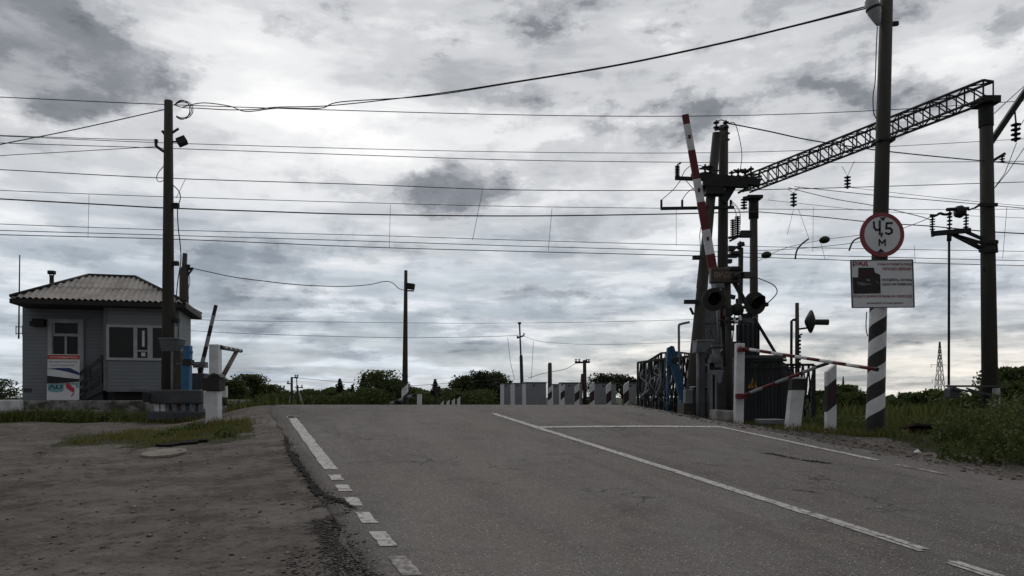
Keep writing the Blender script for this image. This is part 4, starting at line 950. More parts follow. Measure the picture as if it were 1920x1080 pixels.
mb = MB(); c0, c1 = P(1424, 796, 13.0), P(1470, 786, 13.0); mb.box(((c0.x + c1.x) / 2, 13.1, (c0.z + c1.z) / 2), (c1.x - c0.x, .35, c1.z - c0.z)); o = mb.build('concrete_slab', M_['grey'], org=((c0.x + c1.x) / 2, 13.1, c0.z), bevel=.02); tag(o, 'low grey slab lying before the dark enclosure', 'slab')

# ------------------------------------------------------------------ striped sign pole
d = 11.5; b = base(1640, d); b.z -= .1; top = Vector((P(1661, 0, d).x + .03, d, P(0, -90, d).z))
T = thing('sign_pole', 'tall concrete pole with black and white spiral foot at the verge', 'pole', b)
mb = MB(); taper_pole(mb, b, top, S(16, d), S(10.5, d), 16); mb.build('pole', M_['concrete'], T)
mb = MB(); helix_pole(mb, b, top, S(16, d) + .003, S(10.5, d) + .003, .468, PHASE, .02, P(0, 574, d).z - b.z); mb.build('striped_foot', [M_['white'], M_['black']], T)
mb = MB(); mb.bar(P(1650, 47, d), P(1684, 44, d), .05, .06); mb.bar(P(1640, 266, d), P(1672, 266, d), .24, .025); mb.build_each('bracket', M_['steel'], T)
lc = P(1638, 18, d - .05); mb = MB()
ax = (P(1646, 47, d - .1) - P(1628, -12, d - .1)).normalized()
mb._lathe([(.0, 0), (.075, .04), (.105, .16), (.10, .30), (.06, .42), (.03, .50), (0, .52)], P(1629, -12, d - .1), ax, 14, 0, True); lm = mb.build('street_light', M_['lampglass'], T)
mb = MB(); mb._lathe([(.106, .0), (.112, .02), (.106, .04)], P(1629, -12, d - .1) + ax * .22, ax, 14, 0, True); mb.bar(P(1629, 9, d - .1), P(1646, 12, d), .03); mb.build('clip', M_['steel'], lm)
mb = MB(); mb.tube(smooth_path([P(1645, 50, d - .15), P(1643, 90, d - .15), P(1641, 150, d - .16), P(1637, 180, d - .16), P(1638, 210, d - .16), P(1643, 222, d - .14)], 5), .008, 5)
mb.tube(smooth_path([P(1625, 585, d - .12), P(1624, 600, d - .15), P(1624, 618, d - .15), P(1627, 630, d - .1)], 4), .008, 5); mb.build_each('cable', M_['wire'], T)
# round height limit sign
d = 11.28; c = P(1653, 440.5, d); T = thing('height_limit_sign', 'round red rimmed sign with clearance figures on the striped pole', 'road sign', c)
rr = S(41.5, d)
mb = MB(); mb._lathe([(0, 0), (rr, 0), (rr, .02), (rr * .80, .021)], c, Vector((0, -1, 0)), 48, 0, False); mb._lathe([(rr, 0), (rr * .9, -.01), (0, -.012)], c, Vector((0, -1, 0)), 48, 0, False); mb.build('rim', M_['red_sign'], T)
mb = MB(); mb._lathe([(rr * .81, .0225), (0, .0226)], c, Vector((0, -1, 0)), 48, 0, False); mb.build('face', M_['white_new'], T)
yo = Vector((0, -.028, 0)); sx_ = Vector((1, 0, 0)); sz_ = Vector((0, 0, 1)); px1 = S(1, d)
def sp(px, py): return P(px, py, d) + yo
mb = MB()
def wd(pts, w):   # lettering strokes
    for a, b_ in zip(pts[:-1], pts[1:]): mb.bar(sp(*a), sp(*b_), .004, w * px1, up=(0, 0, 1)) if False else stroke(mb, sp(*a), sp(*b_), w * px1)
def stroke(mb, a, b_, w, mi=0):
    t = (b_ - a).normalized(); n_ = Vector((-t.z, 0, t.x)) * w / 2; e = t * w * .35
    mb.add([a - e - n_, b_ + e - n_, b_ + e + n_, a - e + n_], [(0, 1, 2, 3)], mi)
wd([(1637, 417), (1637.5, 427), (1641, 432), (1648, 431)], 3.6); wd([(1648, 415), (1648, 440)], 3.8)
wd([(1652.5, 438), (1651, 444)], 3.2)
wd([(1671, 419), (1661, 419), (1660, 429), (1667, 428.5), (1671, 432), (1670, 437), (1665, 439.5), (1659, 437.5)], 3.6)
wd([(1647, 461), (1647, 450), (1652.5, 457), (1658, 450), (1658, 461)], 2.6)
mb.add([sp(1648, 408.5), sp(1660, 408), sp(1654, 415.5)], [(0, 2, 1)]); mb.add([sp(1643, 473.5), sp(1657, 473.5), sp(1650, 466.5)], [(0, 1, 2)])
mb.build('lettering', M_['black'], T)
# rectangular notice
d = 11.27; T = thing('notice_board', 'white rectangular railway safety notice below the round sign', 'sign', P(1655, 576, d))
A0, A1, A2, A3 = P(1598, 577, d), P(1714, 576, d), P(1711, 487, d), P(1595, 488, d)
mb = MB(); mb.prism([A0, A1, A2, A3], (0, .02, 0)); mb.build('board', M_['white_new'], T)
mb = MB()
for a, b_ in ((A0, A1), (A1, A2), (A2, A3), (A3, A0)): mb.bar(a, b_, .018, .012)
mb.build('frame', M_['grey_dark'], T)
yo = Vector((0, -.006, 0))
mb = MB(); mb.add([sp(*p) for p in ((1598.5, 520), (1609, 520), (1609, 502), (1638, 502), (1640, 511), (1650, 515), (1651, 550), (1600, 551))], [tuple(range(8))]); mb.build('train_picture', M_['black'], T)
yo = Vector((0, -.008, 0)); mb = MB()
mb.add([sp(*p) for p in ((1606, 528), (1618, 530), (1632, 532), (1634, 534), (1616, 536), (1608, 534))], [tuple(range(6))]); mb.add([sp(*p) for p in ((1623, 522), (1631, 524), (1632, 528), (1624, 527))], [tuple(range(4))]); mb.add([sp(*p) for p in ((1641, 525), (1647, 530), (1647, 533), (1643, 531))], [tuple(range(4))])
mb.build('picture_highlight', matr('print_grey', (.16, .17, .18), (.07, .07, .08), 30, .6), T)
mb = MB(); mb.add([sp(*p) for p in ((1611, 506), (1636, 506), (1637, 517), (1612, 518))], [(0, 1, 2, 3)]); mb.build('picture_tint', matr('print_maroon', (.045, .012, .012), (.03, .01, .01), 9, .6), T)
yo = Vector((0, -.007, 0)); mb = MB()
def line(s, x0, x1, yb, yt, mi): text_to(mb, s, sp(x0, yb), sx_, sz_, (x1 - x0) * px1, (yb - yt) * px1, Vector(), mi)
line('ржд', 1599, 1627, 500, 490.5, 0); line('ЧТОБЫ ОСТАНОВИТЬ ПОЕЗД', 1644, 1710, 498.5, 493.3, 0); line('НУЖНО ВРЕМЯ', 1655, 1708, 507, 501.2, 0)
line('ПОТЕРЯТЬ ЖИЗНЬ', 1653, 1710, 527.5, 522.4, 1); line('ОДНО МГНОВЕНИЕ', 1653, 1710, 536, 530.6, 1)
line('БУДЬТЕ ВНИМАТЕЛЬНЫ НА ПЕРЕЕЗДЕ', 1600, 1710, 558.5, 553, 0); line('ДАЛЬНЕВОСТОЧНАЯ ДОРОГА', 1625, 1694, 570.5, 566.8, 1)
mb.build('lettering', [M_['red_sign'], M_['black']], T)
# ------------------------------------------------------------------ power pole group by the crossing
dL = 17.6
b = base(1300, dL); b.z -= .1
T = thing('transformer_pole', 'leaning and upright concrete poles joined into one transformer support', 'transformer pole', b)
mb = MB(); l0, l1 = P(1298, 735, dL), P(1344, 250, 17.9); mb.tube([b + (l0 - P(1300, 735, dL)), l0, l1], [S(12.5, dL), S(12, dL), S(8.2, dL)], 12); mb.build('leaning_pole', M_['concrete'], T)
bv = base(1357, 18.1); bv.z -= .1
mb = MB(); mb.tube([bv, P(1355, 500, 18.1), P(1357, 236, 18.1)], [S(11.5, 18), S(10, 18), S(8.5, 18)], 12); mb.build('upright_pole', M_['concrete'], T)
d = 17.75
def ins(mb, px, py, h=26, r=7, n=3, ax=(0, 0, 1), dd=None): mb.insulator(P(px, py, dd or d), ax, S(h, d), S(r, d), n, seg=9)
mb = MB(); mb.bar(P(1340, 243, d), P(1364, 240, d), .05); ins(mb, 1343, 243, 18, 6, 2); ins(mb, 1361, 243, 18, 6, 2); mb.bar(P(1358, 250, d), P(1368, 250, d), .04); mb.bar(P(1358, 261, d), P(1368, 262, d), .04); mb.tube(smooth_path([P(1343, 228, d), P(1352, 225, d), P(1361, 228, d)], 4), .012, 5); mb.build('top_insulator', M_['ceramic'], T)
mb = MB(); mb.bar(P(1312, 331, d), P(1424, 343, d), .16, .16); mb.bar(P(1318, 344, d - .1), P(1400, 347, d - .1), .13, .13); mb.bar(P(1266, 334, d), P(1316, 336, d), .07, .08); mb.bar(P(1296, 331, d), P(1312, 331, d), .1, .14)
mb.bar(P(1322, 346, d), P(1338, 372, d), .09, .2); mb.bar(P(1372, 350, d), P(1355, 378, d), .09, .2); mb.box(P(1338, 352, d), (S(34, d), .3, S(28, d))); mb.bar(P(1384, 362, d), P(1428, 336, d), .05); mb.bar(P(1384, 340, d), P(1428, 330, d), .04); mb.build('crossarm', M_['steel'], T)
mb = MB()
ins(mb, 1270, 334, 24, 5, 8); ins(mb, 1322, 330, 22, 7, 2); ins(mb, 1332, 330, 24, 6, 2); ins(mb, 1384, 336, 20, 7, 2); ins(mb, 1397, 338, 22, 8, 2); ins(mb, 1408, 340, 28, 6, 3); ins(mb, 1372, 334, 14, 6, 2); mb.tube(smooth_path([P(1270, 309, d), P(1277, 305, d)], 3), .02, 5)
for px, py in ((1320, 316), (1336, 318), (1384, 319), (1396, 318)): mb.bar(P(px - 9, py, d - .1), P(px + 12, py + 2, d - .1), .035)
mb.build_each('insulator', M_['ceramic'], T)
mb = MB(); mb.bar(P(1239, 391, d), P(1376, 389, d), .085, .06)
for px in (1240, 1279, 1370): mb.cyl(P(px, 391, d), P(px, 375, d), .028, n=7)
mb.build('lower_crossarm', M_['steel'], T)
mb = MB()
for pts in ([(1240, 375), (1262, 356), (1276, 338)], [(1279, 375), (1290, 360), (1308, 350), (1322, 346)], [(1286, 338), (1296, 350), (1306, 362)], [(1278, 332), (1286, 318), (1300, 309), (1318, 312)], [(1366, 231), (1378, 232), (1387, 262), (1391, 292), (1388, 318)], [(1370, 375), (1380, 400), (1378, 412)], [(1370, 375), (1386, 395), (1388, 420)], [(1318, 410), (1312, 440), (1313, 470), (1306, 540)]):
    mb.tube(smooth_path([P(*p, d - .05) for p in pts], 5), .009, 5)
mb.build_each('jumper_wire', M_['wire'], T)
d = 18.4
mb = MB(); ins(mb, 1374, 445, 34, 5.5, 10); ins(mb, 1383, 443, 38, 6, 11); ins(mb, 1388, 470, 18, 6, 2); mb.bar(P(1366, 446, d), P(1392, 442, d), .06); mb.bar(P(1366, 470, d), P(1396, 458, d), .06); mb.bar(P(1368, 452, d), P(1400, 436, d), .05)
for px, py, w, h in ((1378, 476, 18, 9), (1371, 466, 12, 8), (1367, 490, 9, 7), (1372, 480, 22, 6), (1398, 439, 20, 12), (1389, 458, 10, 7)): mb.box(P(px, py, d), (S(w, d), .16, S(h, d)))
mb.bar(P(1389, 466, d), P(1388, 570, d), .10, .1); mb.bar(P(1366, 555, d), P(1378, 558, d), .1); mb.build('fuse_gear', M_['ceramic'], T, bevel=.01)
mb = MB()
for px, py, w in ((1296, 566, 26), (1306, 483, 14), (1334, 487, 12)): mb.bar(P(px - w / 2, py, dL), P(px + w / 2, py, dL), .12, .09)
mb.bar(P(1294, 577, dL), P(1300, 590, dL), .05); mb.build_each('clamp', M_['steel'], T)
# transformer tank
d = 18.8; bt = Vector((PX(1402, d), d, ground_at(PX(1402, d), d))); T2 = thing('transformer', 'dark grey cylindrical transformer tank standing right of the signal', 'transformer', bt)
mb = MB(); cb, ct = P(1402, 672, d), P(1402, 596, d); mb._lathe([(0, -.02), (S(17, d), 0), (S(18, d), .03), (S(18, d), ct.z - cb.z - .03), (S(17, d), ct.z - cb.z), (0, ct.z - cb.z + .05)], cb, Vector((0, 0, 1)), 22, 0, True); mb.build('tank', M_['grey_dark'], T2)
mb = MB()
for k in range(7): a = math.pi + k * math.pi / 6; mb.box(cb + Vector((math.cos(a) * S(19.5, d), math.sin(a) * S(19.5, d), .45)), (.05, .05, .8), a)
mb.build_each('cooling_fins', M_['steel'], T2)
mb = MB()
for px in (1390, 1402, 1413): ins(mb, px, 596, 16, 4.5, 3)
mb.build_each('bushing', M_['ceramic'], T2)
mb = MB(); mb.box((bt + cb) / 2, (S(40, d), .6, cb.z - bt.z)); mb.box(cb + Vector((.05, -.02, -.03)), (S(62, d), .7, .10)); mb.build('stand', M_['grey_dark'], T2, bevel=.02)
mb = MB(); mb.bar(P(1414, 596, d - .2), P(1460, 672, d - .2), .06); mb.build('stay', M_['steel'], T2)
# tall grey cabinet behind the leaning pole
d = 18.6; b = base(1333, d); T = thing('control_cabinet', 'tall narrow grey cabinet behind the signal mast', 'cabinet', b)
z1 = P(1333, 576, d).z; mb = MB(); mb.box((PX(1334, d), d + .2, (b.z + z1) / 2), (S(38, d), .4, z1 - b.z)); mb.build('body', M_['grey'], T, bevel=.015)
mb = MB(); mb.box((PX(1334, d), d - .003, (P(0, 607, d).z)), (S(36, d), .012, .02)); mb.box((PX(1344, d), d - .008, P(0, 625, d).z), (S(2.5, d), .02, S(95, d))); mb.build('door_edge', M_['black'], T)
# second upright cabinet behind the signal mast
d = 18.2; b = base(1376, d); T = thing('control_cabinet', 'dark upright cabinet between the signal mast and the tall white post', 'cabinet', b)
z1 = P(0, 640, d).z; mb = MB(); mb.box((PX(1374, d), d + .2, (b.z + z1) / 2), (S(30, d), .4, z1 - b.z)); mb.build('body', M_['grey_dark'], T, bevel=.015)
mb = MB(); mb.box((PX(1364, d), d - .006, P(0, 700, d).z), (S(4, d), .012, S(100, d))); mb.build('door_edge', M_['black'], T)

# crossing signal
d = 14.0; b = base(1369, d); T = thing('crossing_signal', 'two lamp crossing signal with black round heads and an inscribed box', 'crossing signal', b)
mb = MB(); mb.cyl(b, P(1364, 500, d), S(6.5, d), S(5.5, d), 12); mb.build('mast', M_['concrete'], T)
mb = MB(); mb.bar(P(1336, 572, d), P(1418, 578, d), .05); mb.bar(P(1376, 528, d), P(1398, 568, d), .07); mb.build('crossbar', M_['steel'], T)
nrm = Vector((-.06, -1, .02)).normalized()
for px, py, tilt in ((1338.5, 561.5, -.10), (1416, 568.5, .22)):
    c = P(px, py, d - .1); ax = Vector((tilt, -1, -.04)).normalized(); mb = MB(); r0 = S(21.5, d)
    mb._lathe([(0, -.03), (r0, -.03), (r0, .01), (r0 * .55, .02), (r0 * .5, .022)], c, ax, 32, 0, False); hd = mb.build('signal_head', M_['black'], T)
    mb = MB(); mb._lathe([(r0 * .48, .0), (r0 * .46, .05), (0, .055)], c, ax, 24, 0, True); mb.build('lens', matr('dark_red_lens', (.010, .005, .005), (.007, .004, .004), 5, .7, spec=.1), hd)
    mb = MB(); a_ = ax.cross(Vector((0, 0, 1))).normalized(); up_ = a_.cross(ax).normalized(); vs = []; n = 16
    for j in range(n + 1):
        g = math.pi * (-.08 + 1.16 * j / n); rv = a_ * math.cos(g) + up_ * math.sin(g); ln = .07 + .17 * max(0, math.sin(g))
        vs += [c + rv * r0 * .55 + ax * .015, c + rv * r0 * .57 + ax * (.015 + ln), c + rv * r0 * .58 + ax * (.015 + ln), c + rv * r0 * .57 + ax * .015]
    mb.add(vs, [(4 * j + q, 4 * j + q + 4, 4 * j + (q + 1) % 4 + 4, 4 * j + (q + 1) % 4) for j in range(n) for q in range(4)], 0, True); mb.build('visor', M_['black'], hd)
mb = MB(); c = P(1438, 560, d - .1); mb.box(P(1436, 571, d - .05), (S(7, d), .1, S(7, d))); mb.tube(smooth_path([P(1437, 570, d), P(1452, 556, d), P(1457, 545, d), P(1448, 533, d), P(1420, 521, d + .4)], 6), .010, 5); mb.build('cable', M_['wire'], T)
mb = MB(); c = P(1383, 580, d); mb._lathe([(0, -.05), (S(11, d), -.05), (S(12, d), .02), (S(7, d), .10), (0, .11)], c, Vector((.25, -1, 0)), 18, 0, True); mb.box(P(1365, 585, d), (S(14, d), .16, S(14, d))); mb.box(P(1382, 566, d), (.04, .05, .12)); mb.build('bell', M_['steel'], T)
mb = MB()
for px, py, w, h in ((1374, 598, 18, 5), (1376, 604, 34, 5), (1370, 615, 12, 10), (1400, 592, 20, 7)): mb.box(P(px, py, d - .02), (S(w, d), .08, S(h, d)))
mb.tube([P(1345, 600, d), P(1410, 606, d)], .014, 5); mb.build('fittings', M_['steel'], T)
mb = MB(); mb.box(P(1377, 599, d - .08), (S(4, d), .02, S(5, d))); mb.box(P(1388, 597, d - .08), (S(5, d), .02, S(7, d))); mb.box(P(1381, 603, d - .08), (S(7, d), .02, S(3, d))); mb.build_each('painted_glint', M_['white'], T)  # small white pieces stand in for bright glints on the fittings
c0, c1 = P(1333, 530, d - .12), P(1388, 502, d - .12)
M_['box_board'] = matr('brown_box_board', (.075, .055, .035), (.05, .038, .027), 4, .6)
mb = MB(); mb.box(((c0.x + c1.x) / 2, d - .05, (c0.z + c1.z) / 2), (c1.x - c0.x, .16, c1.z - c0.z)); bx = mb.build('sign_box', M_['box_board'], T, bevel=.02)
mb = MB(); yf = d - .133
def q3(px, py): p = P(px, py, d - .12); return Vector((p.x, yf, p.z))
text_to(mb, 'ВИДЕО', q3(1339, 522.5), (1, 0, 0), (0, 0, 1), S(45, d), S(12.5, d), (0, 0, 0)); 
mb.build('lettering', matr('box_lettering', (.24, .20, .14), (.18, .15, .10), 5, .6), bx)
mb = MB(); mb.box(P(1379, 517, d - .16), (S(13, d), .1, S(13, d))); mb.box(P(1379, 504, d - .1), (S(22, d), .16, S(7, d))); mb._lathe([(0, 0), (.055, 0), (.05, .12), (0, .12)], P(1379, 517, d - .2), Vector((.2, -1, -.1)), 12); mb.bar(P(1390, 516, d), P(1413, 516, d + .3), .12); mb.build('camera', M_['black'], T, bevel=.01)
mb = MB(); mb.box(P(1349, 536, d - .06), (S(15, d), .12, S(9, d))); mb.build('junction_box', M_['grey'], T, bevel=.01)
# raised main boom
d = 14.35; b = base(1352, d); T = thing('barrier_boom', 'long raised red and white boom rising past the leaning pole', 'barrier', b)
edges = [215, 233, 282, 336, 379, 431, 477, 520, 566, 612]; B0, B1 = P(1361, 640, d), P(1284.5, 215, d)
mb = MB()
def bq(py): t = (640 - py) / 425; return B0.lerp(B1, t)
for i in range(len(edges) - 1):
    a, c = bq(edges[i]), bq(edges[i + 1]); w0 = S(12 + 7 * (edges[i] - 215) / 425, d); mb.bar(c, a, w0, .05, mi=0 if i % 2 == 0 else 1, up=(0, 1, 0))
bm = mb.build('boom', [M_['red'], M_['white']], T)
mb = MB()
for py in (257, 357, 448): mb.box(bq(py) + Vector((0, -.03, 0)), (.045, .012, .07)); 
mb.build_each('reflector', M_['red'], bm)
mb = MB(); mb.box((b + P(1352, 690, d)) / 2, (S(34, d), .34, P(1352, 690, d).z - b.z)); mb.build('drive_box', M_['grey_dark'], T, bevel=.02)
mb = MB(); mb.box(P(1344, 672, d - .2), (S(12, d), .12, S(34, d)), rot=Matrix.Rotation(-.1, 3, 'Y')); mb._lathe([(0, 0), (S(9, d), 0), (S(9, d), .08), (0, .09)], P(1340, 672, d - .25), Vector((-.2, -1, 0)), 16); mb.build('drive_wheel', M_['grey'], T, bevel=.008)
mb = MB(); mb.box(P(1342, 649, d - .12), (S(22, d), .3, S(3, d))); mb.cyl(P(1347, 649, d - .1), P(1347, 575, d - .1), .035, n=8); mb.build('rod', M_['grey'], T)
mb = MB(); mb.bar(P(1325, 690, d - .2), P(1361, 652, d), .07); mb.bar(P(1318, 670, d - .1), P(1350, 700, d - .1), .06); mb.bar(P(1356, 600, d), P(1362, 760, d), .10); mb.box(P(1330, 692, d - .15), (S(26, d), .14, S(12, d))); mb.build('lever', M_['steel'], T)
# hooded box on the right
hood('detector_post', 'grey slanted hood beside the raised red and white boom', 1319, 641, 13.6, 32, 20, 1316, 760)
d = 13.5; b = base(1334, d); T = thing('post_stand', 'grey L shaped steel stand between the hood and the tall white post', 'stand', b)
z1 = P(0, 697, d).z
mb = MB()
for px in (1333, 1341): mb.box((PX(px, d), d, (b.z + z1) / 2), (S(3.4, d), .1, z1 - b.z))
mb.box((PX(1337, d), d + .04, (b.z + z1) / 2), (S(8, d), .02, z1 - b.z), mi=1); mb.build('upright', [M_['grey'], M_['black']], T)
mb = MB(); mb.prism([P(1332, 694, d - .06), P(1357, 694, d - .06), P(1352, 718, d - .06), P(1346, 718, d - .06), P(1344, 706, d - .06), P(1333, 700, d - .06)], (0, .12, 0)); mb.build('bracket_plate', M_['grey'], T, bevel=.008)
d = 13.9; b = base(1305, d); T = thing('junction_box', 'low grey junction box on a pale footing beside the blue arm', 'box', b)
c0, c1 = P(1298, 757, d), P(1330, 728, d); mb = MB(); mb.box(((c0.x + c1.x) / 2, d + .1, (c0.z + c1.z) / 2), (c1.x - c0.x, .34, c1.z - c0.z)); mb.build('body', M_['grey_dark'], T, bevel=.02)
mb = MB(); mb.box((((c0.x + c1.x) / 2) - .1, d + .12, (b.z + c0.z) / 2), (S(48, d), .4, c0.z - b.z + .02)); mb.build('footing', M_['concrete'], T)
mb = MB(); mb.box(P(1290, 744, d), (S(14, d), .2, S(26, d))); mb.box(P(1314, 726, d), (S(34, d), .42, S(2.5, d))); mb.build('lid', M_['grey'], T, bevel=.01)
# blue arm
d = 16.4; b = base(1277, d); M_['blue_deep'] = matr('deep_blue_paint', (.022, .095, .20), (.015, .06, .13), 3, .65)
T = thing('barrier_arm_stand', 'blue steel arm leaning over beside the mesh fence', 'barrier stand', b)
mb = MB(); mb.bar(b, P(1280, 745, d), .10, .16, up=(0, 1, 0)); mb.prism([P(1259, 682, d - .09), P(1272, 682, d - .09), P(1283, 724, d - .09), P(1287, 748, d - .09), P(1277, 750, d - .09), P(1269, 720, d - .09)], (0, .18, 0)); mb.build('lower_arm', M_['blue_deep'], T, bevel=.012)
mb = MB(); mb.prism([P(1252, 652, d - .07), P(1258, 649, d - .07), P(1260, 680, d - .07), P(1250, 690, d - .07)], (0, .14, 0)); mb.prism([P(1258, 648, d - .04), P(1264, 649, d - .04), P(1271, 672, d - .04), P(1262, 676, d - .04)], (0, .12, 0)); mb.build('upper_arm', M_['blue_deep'], T, bevel=.01)
mb = MB(); mb.box(P(1266, 675, d - .05), (S(11, d), .2, S(9, d))); mb.build('pivot', M_['black'], T, bevel=.01)
mb = MB(); mb.tube([base(1252, d + .1), P(1252, 690, d + .1)], .03, 6); mb.build('support', M_['blue_deep'], T)
# bent grey pipe left of the leaning pole
d = 17.2; b = base(1273, d); mb = MB(); mb.tube(smooth_path([b, P(1273, 640, d), P(1273, 612, d), P(1277, 607.5, d), P(1293, 604, d)], 5), .028, 8); o = mb.build('vent_pipe', M_['grey'], org=b); tag(o, 'thin bent grey pipe between the blue arm and the leaning pole', 'pipe')

# mesh fence panels: frame and zigzag strips
def mesh_fence(label, pts, d0, seed, rows=2, pale=.35, name='lattice_fence'):
    """pts: list of (px, top row, distance) along the fence"""
    rng = random.Random(seed); b = base(pts[0][0], pts[0][2]); T = thing(name, label, 'fence', b)
    mb = MB(); md = MB(); ml = MB()
    for (a, c) in zip(pts[:-1], pts[1:]):
        A, C = P(a[0], a[1], a[2]), P(c[0], c[1], c[2]); A0, C0 = base(a[0], a[2]), base(c[0], c[2]); A0.z += .03; C0.z += .03
        mb.bar(A, C, .05); mb.bar(A0.lerp(A, .45), C0.lerp(C, .45), .035)
        L_ = (C - A).length; n = max(3, int(L_ / .13))
        for i in range(n):
            t0, t1 = i / n, (i + 1) / n; tm = (t0 + t1) / 2
            for lo, hi in ((.45, 1.0), (0.02, .45)):
                q = lambda t, h: A0.lerp(C0, t).lerp(A.lerp(C, t), h)
                tgt = ml if rng.random() < pale else md; tgt.bar(q(t0, hi), q(tm + rng.uniform(-.04, .04), lo), .03, .012)
                tgt = ml if rng.random() < pale else md; tgt.bar(q(tm, lo), q(t1, hi), .03, .012)
                for _ in range(2): md.bar(q(t0 + rng.uniform(-.06, .06), lo), q(t1 + rng.uniform(-.12, .12), hi), .022, .012)
    for p in pts: mb.bar(base(p[0], p[2]), P(p[0], p[1], p[2]), .055)
    mb.build('frame', M_['steel'], T); md.build('lattice', M_['steel'], T); ml.build('pale_lattice', M_['grey'], T); return T
mesh_fence('dark steel lattice fence section left of the blue arm', [(1196, 680, 20.5), (1222, 676, 19.8), (1252, 672, 19.0), (1296, 668, 18.2)], 20, 1)
mesh_fence('second steel lattice section standing behind the left one', [(1204, 684, 22.5), (1240, 662, 21.8), (1268, 660, 21.5), (1300, 664, 21.0)], 20, 2)
mesh_fence('steel lattice fence section right of the dark enclosure', [(1468, 684, 15.6), (1496, 684, 15.4), (1526, 684, 15.2)], 15, 3, pale=.4)
# dark sheet enclosure with hazard triangle
d = 15.4; b = base(1440, d); T = thing('equipment_enclosure', 'dark sheet metal enclosure with yellow hazard triangle', 'enclosure', b)
zt, z0 = P(0, 672, d).z, b.z - .12
mb = MB()
x0, x1 = PX(1392, d), PX(1492, d - .2); mb.prism([Vector((x0, d, z0)), Vector((x1, d - .2, z0)), Vector((x1, d - .2, P(0, 706, d).z)), Vector((PX(1470, d), d - .1, P(0, 682, d).z)), Vector((PX(1455, d), d - .1, zt)), Vector((x0, d, zt))], (0.05, 1.6, 0)); mb.build('panel', M_['grey_dark'], T)
mb = MB()
for i in range(16):
    a = x0 + (x1 - x0) * (i + .5) / 16; mb.bar(Vector((a, d - .03 - .2 * (i + .5) / 16, z0 + .15)), Vector((a + random.uniform(-.03, .03), d - .03 - .2 * (i + .5) / 16, zt - .05 - (.28 if i > 11 else 0))), .02, .02)
mb.bar(Vector((x0, d - .03, P(0, 676, d).z)), Vector((PX(1470, d), d - .14, P(0, 676, d).z)), .05); mb.bar(Vector((x0, d - .035, P(0, 690, d).z)), Vector((PX(1488, d), d - .23, P(0, 690, d).z)), .03); mb.build('ribs', M_['steel'], T)
mb = MB(); yy = d - .07
tr = lambda px, py: Vector((PX(px, d), yy, P(0, py, d).z))
mb.prism([tr(1400, 728), tr(1419, 728), tr(1409.5, 709)], (0, .01, 0)); sg = mb.build('hazard_sign', M_['yellow'], T)
yy = d - .075; mb = MB(); mb.add([tr(1408.2, 724), tr(1410, 724), tr(1411.5, 719), tr(1410, 719), tr(1411, 714), tr(1408, 719.5), tr(1409.3, 719.5)], [(0, 1, 2, 3, 4, 5, 6)]); mb.build('bolt', M_['black'], sg)
mb = MB(); mb.box((PX(1432, d), d + .5, zt + .03), (S(78, d), 1.2, .07), .0); mb.build('roof_sheet', M_['grey_dark'], T)

# signal for the other direction, seen edge-on
d = 16.6; b = base(1495, d); T = thing('crossing_signal', 'crossing signal seen edge on with diamond profile and long visor', 'crossing signal', b)
mb = MB(); mb.cyl(b, P(1494.5, 568, d), S(4.6, d), S(3.4, d), 10); mb.build('mast', M_['concrete'], T)
mb = MB(); mb.tube([base(1483, d), P(1484, 602, d), P(1487, 600, d), P(1494, 599, d)], .03, 7); mb.build('pipe', M_['rust'], T)
mb = MB(); c = P(1509, 603, d); mb._lathe([(0.03, 0), (S(7, d), .02), (S(21.5, d), S(10, d)), (S(21.5, d), S(11.5, d)), (S(9, d), S(17, d)), (0, S(18, d))], c, Vector((1, -.12, 0)), 28, 0, False); hd = mb.build('signal_head', M_['steel'], T)
mb = MB(); mb._lathe([(S(5.2, d), S(14, d)), (S(5.6, d), S(42, d)), (S(4.6, d), S(42.5, d)), (0.01, S(40, d))], c + Vector((0, 0, -.01)), Vector((1, -.12, -.02)), 16, 0, True); mb.build('visor', M_['black'], hd)
mb = MB(); mb.bar(P(1497, 617, d), P(1513, 615, d), .04); mb.bar(P(1497, 630, d), P(1504, 626, d), .03)
for i in range(9): mb.box(P(1499, 632 + i * 7, d - .05), (S(4, d), .06, S(4, d)))
mb.build('fittings', M_['steel'], T)

# loose cables at the foot of the pole group
d = 16.9; T = thing('cable_bundle', 'tangled black cables hanging between the leaning pole and the signal mast', 'cables', base(1335, d))
rngc = random.Random(5)
for k in range(9):
    x0 = 1322 + k * 8; mb = MB(); mb.tube(smooth_path([P(x0, 560 + rngc.randint(0, 60), d), P(x0 + rngc.randint(-9, 9), 640, d - .1), P(x0 + rngc.randint(-14, 10), 700, d - .15), P(x0 + rngc.randint(-12, 12), 745, d - .1), base(x0 + rngc.randint(-10, 10), d)], 5), .014, 5); mb.build('cable', M_['wire'], T)

d = 18.6; T = thing('cable_bundle', 'loose cables and torn strips hanging on the lattice fence by the blue arm', 'cables', base(1240, d))
for k in range(16):
    x0 = rngc.uniform(1200, 1290); y0 = rngc.uniform(678, 720); mb = MB(); mb.tube(smooth_path([P(x0, y0, d), P(x0 + rngc.uniform(-14, 14), y0 + 14, d), P(x0 + rngc.uniform(-18, 18), y0 + 28, d - .1), P(x0 + rngc.uniform(-10, 10), 752, d)], 5), rngc.uniform(.010, .022), 5); mb.build('cable', M_['wire'] if k % 3 else M_['grey_pale'], T)
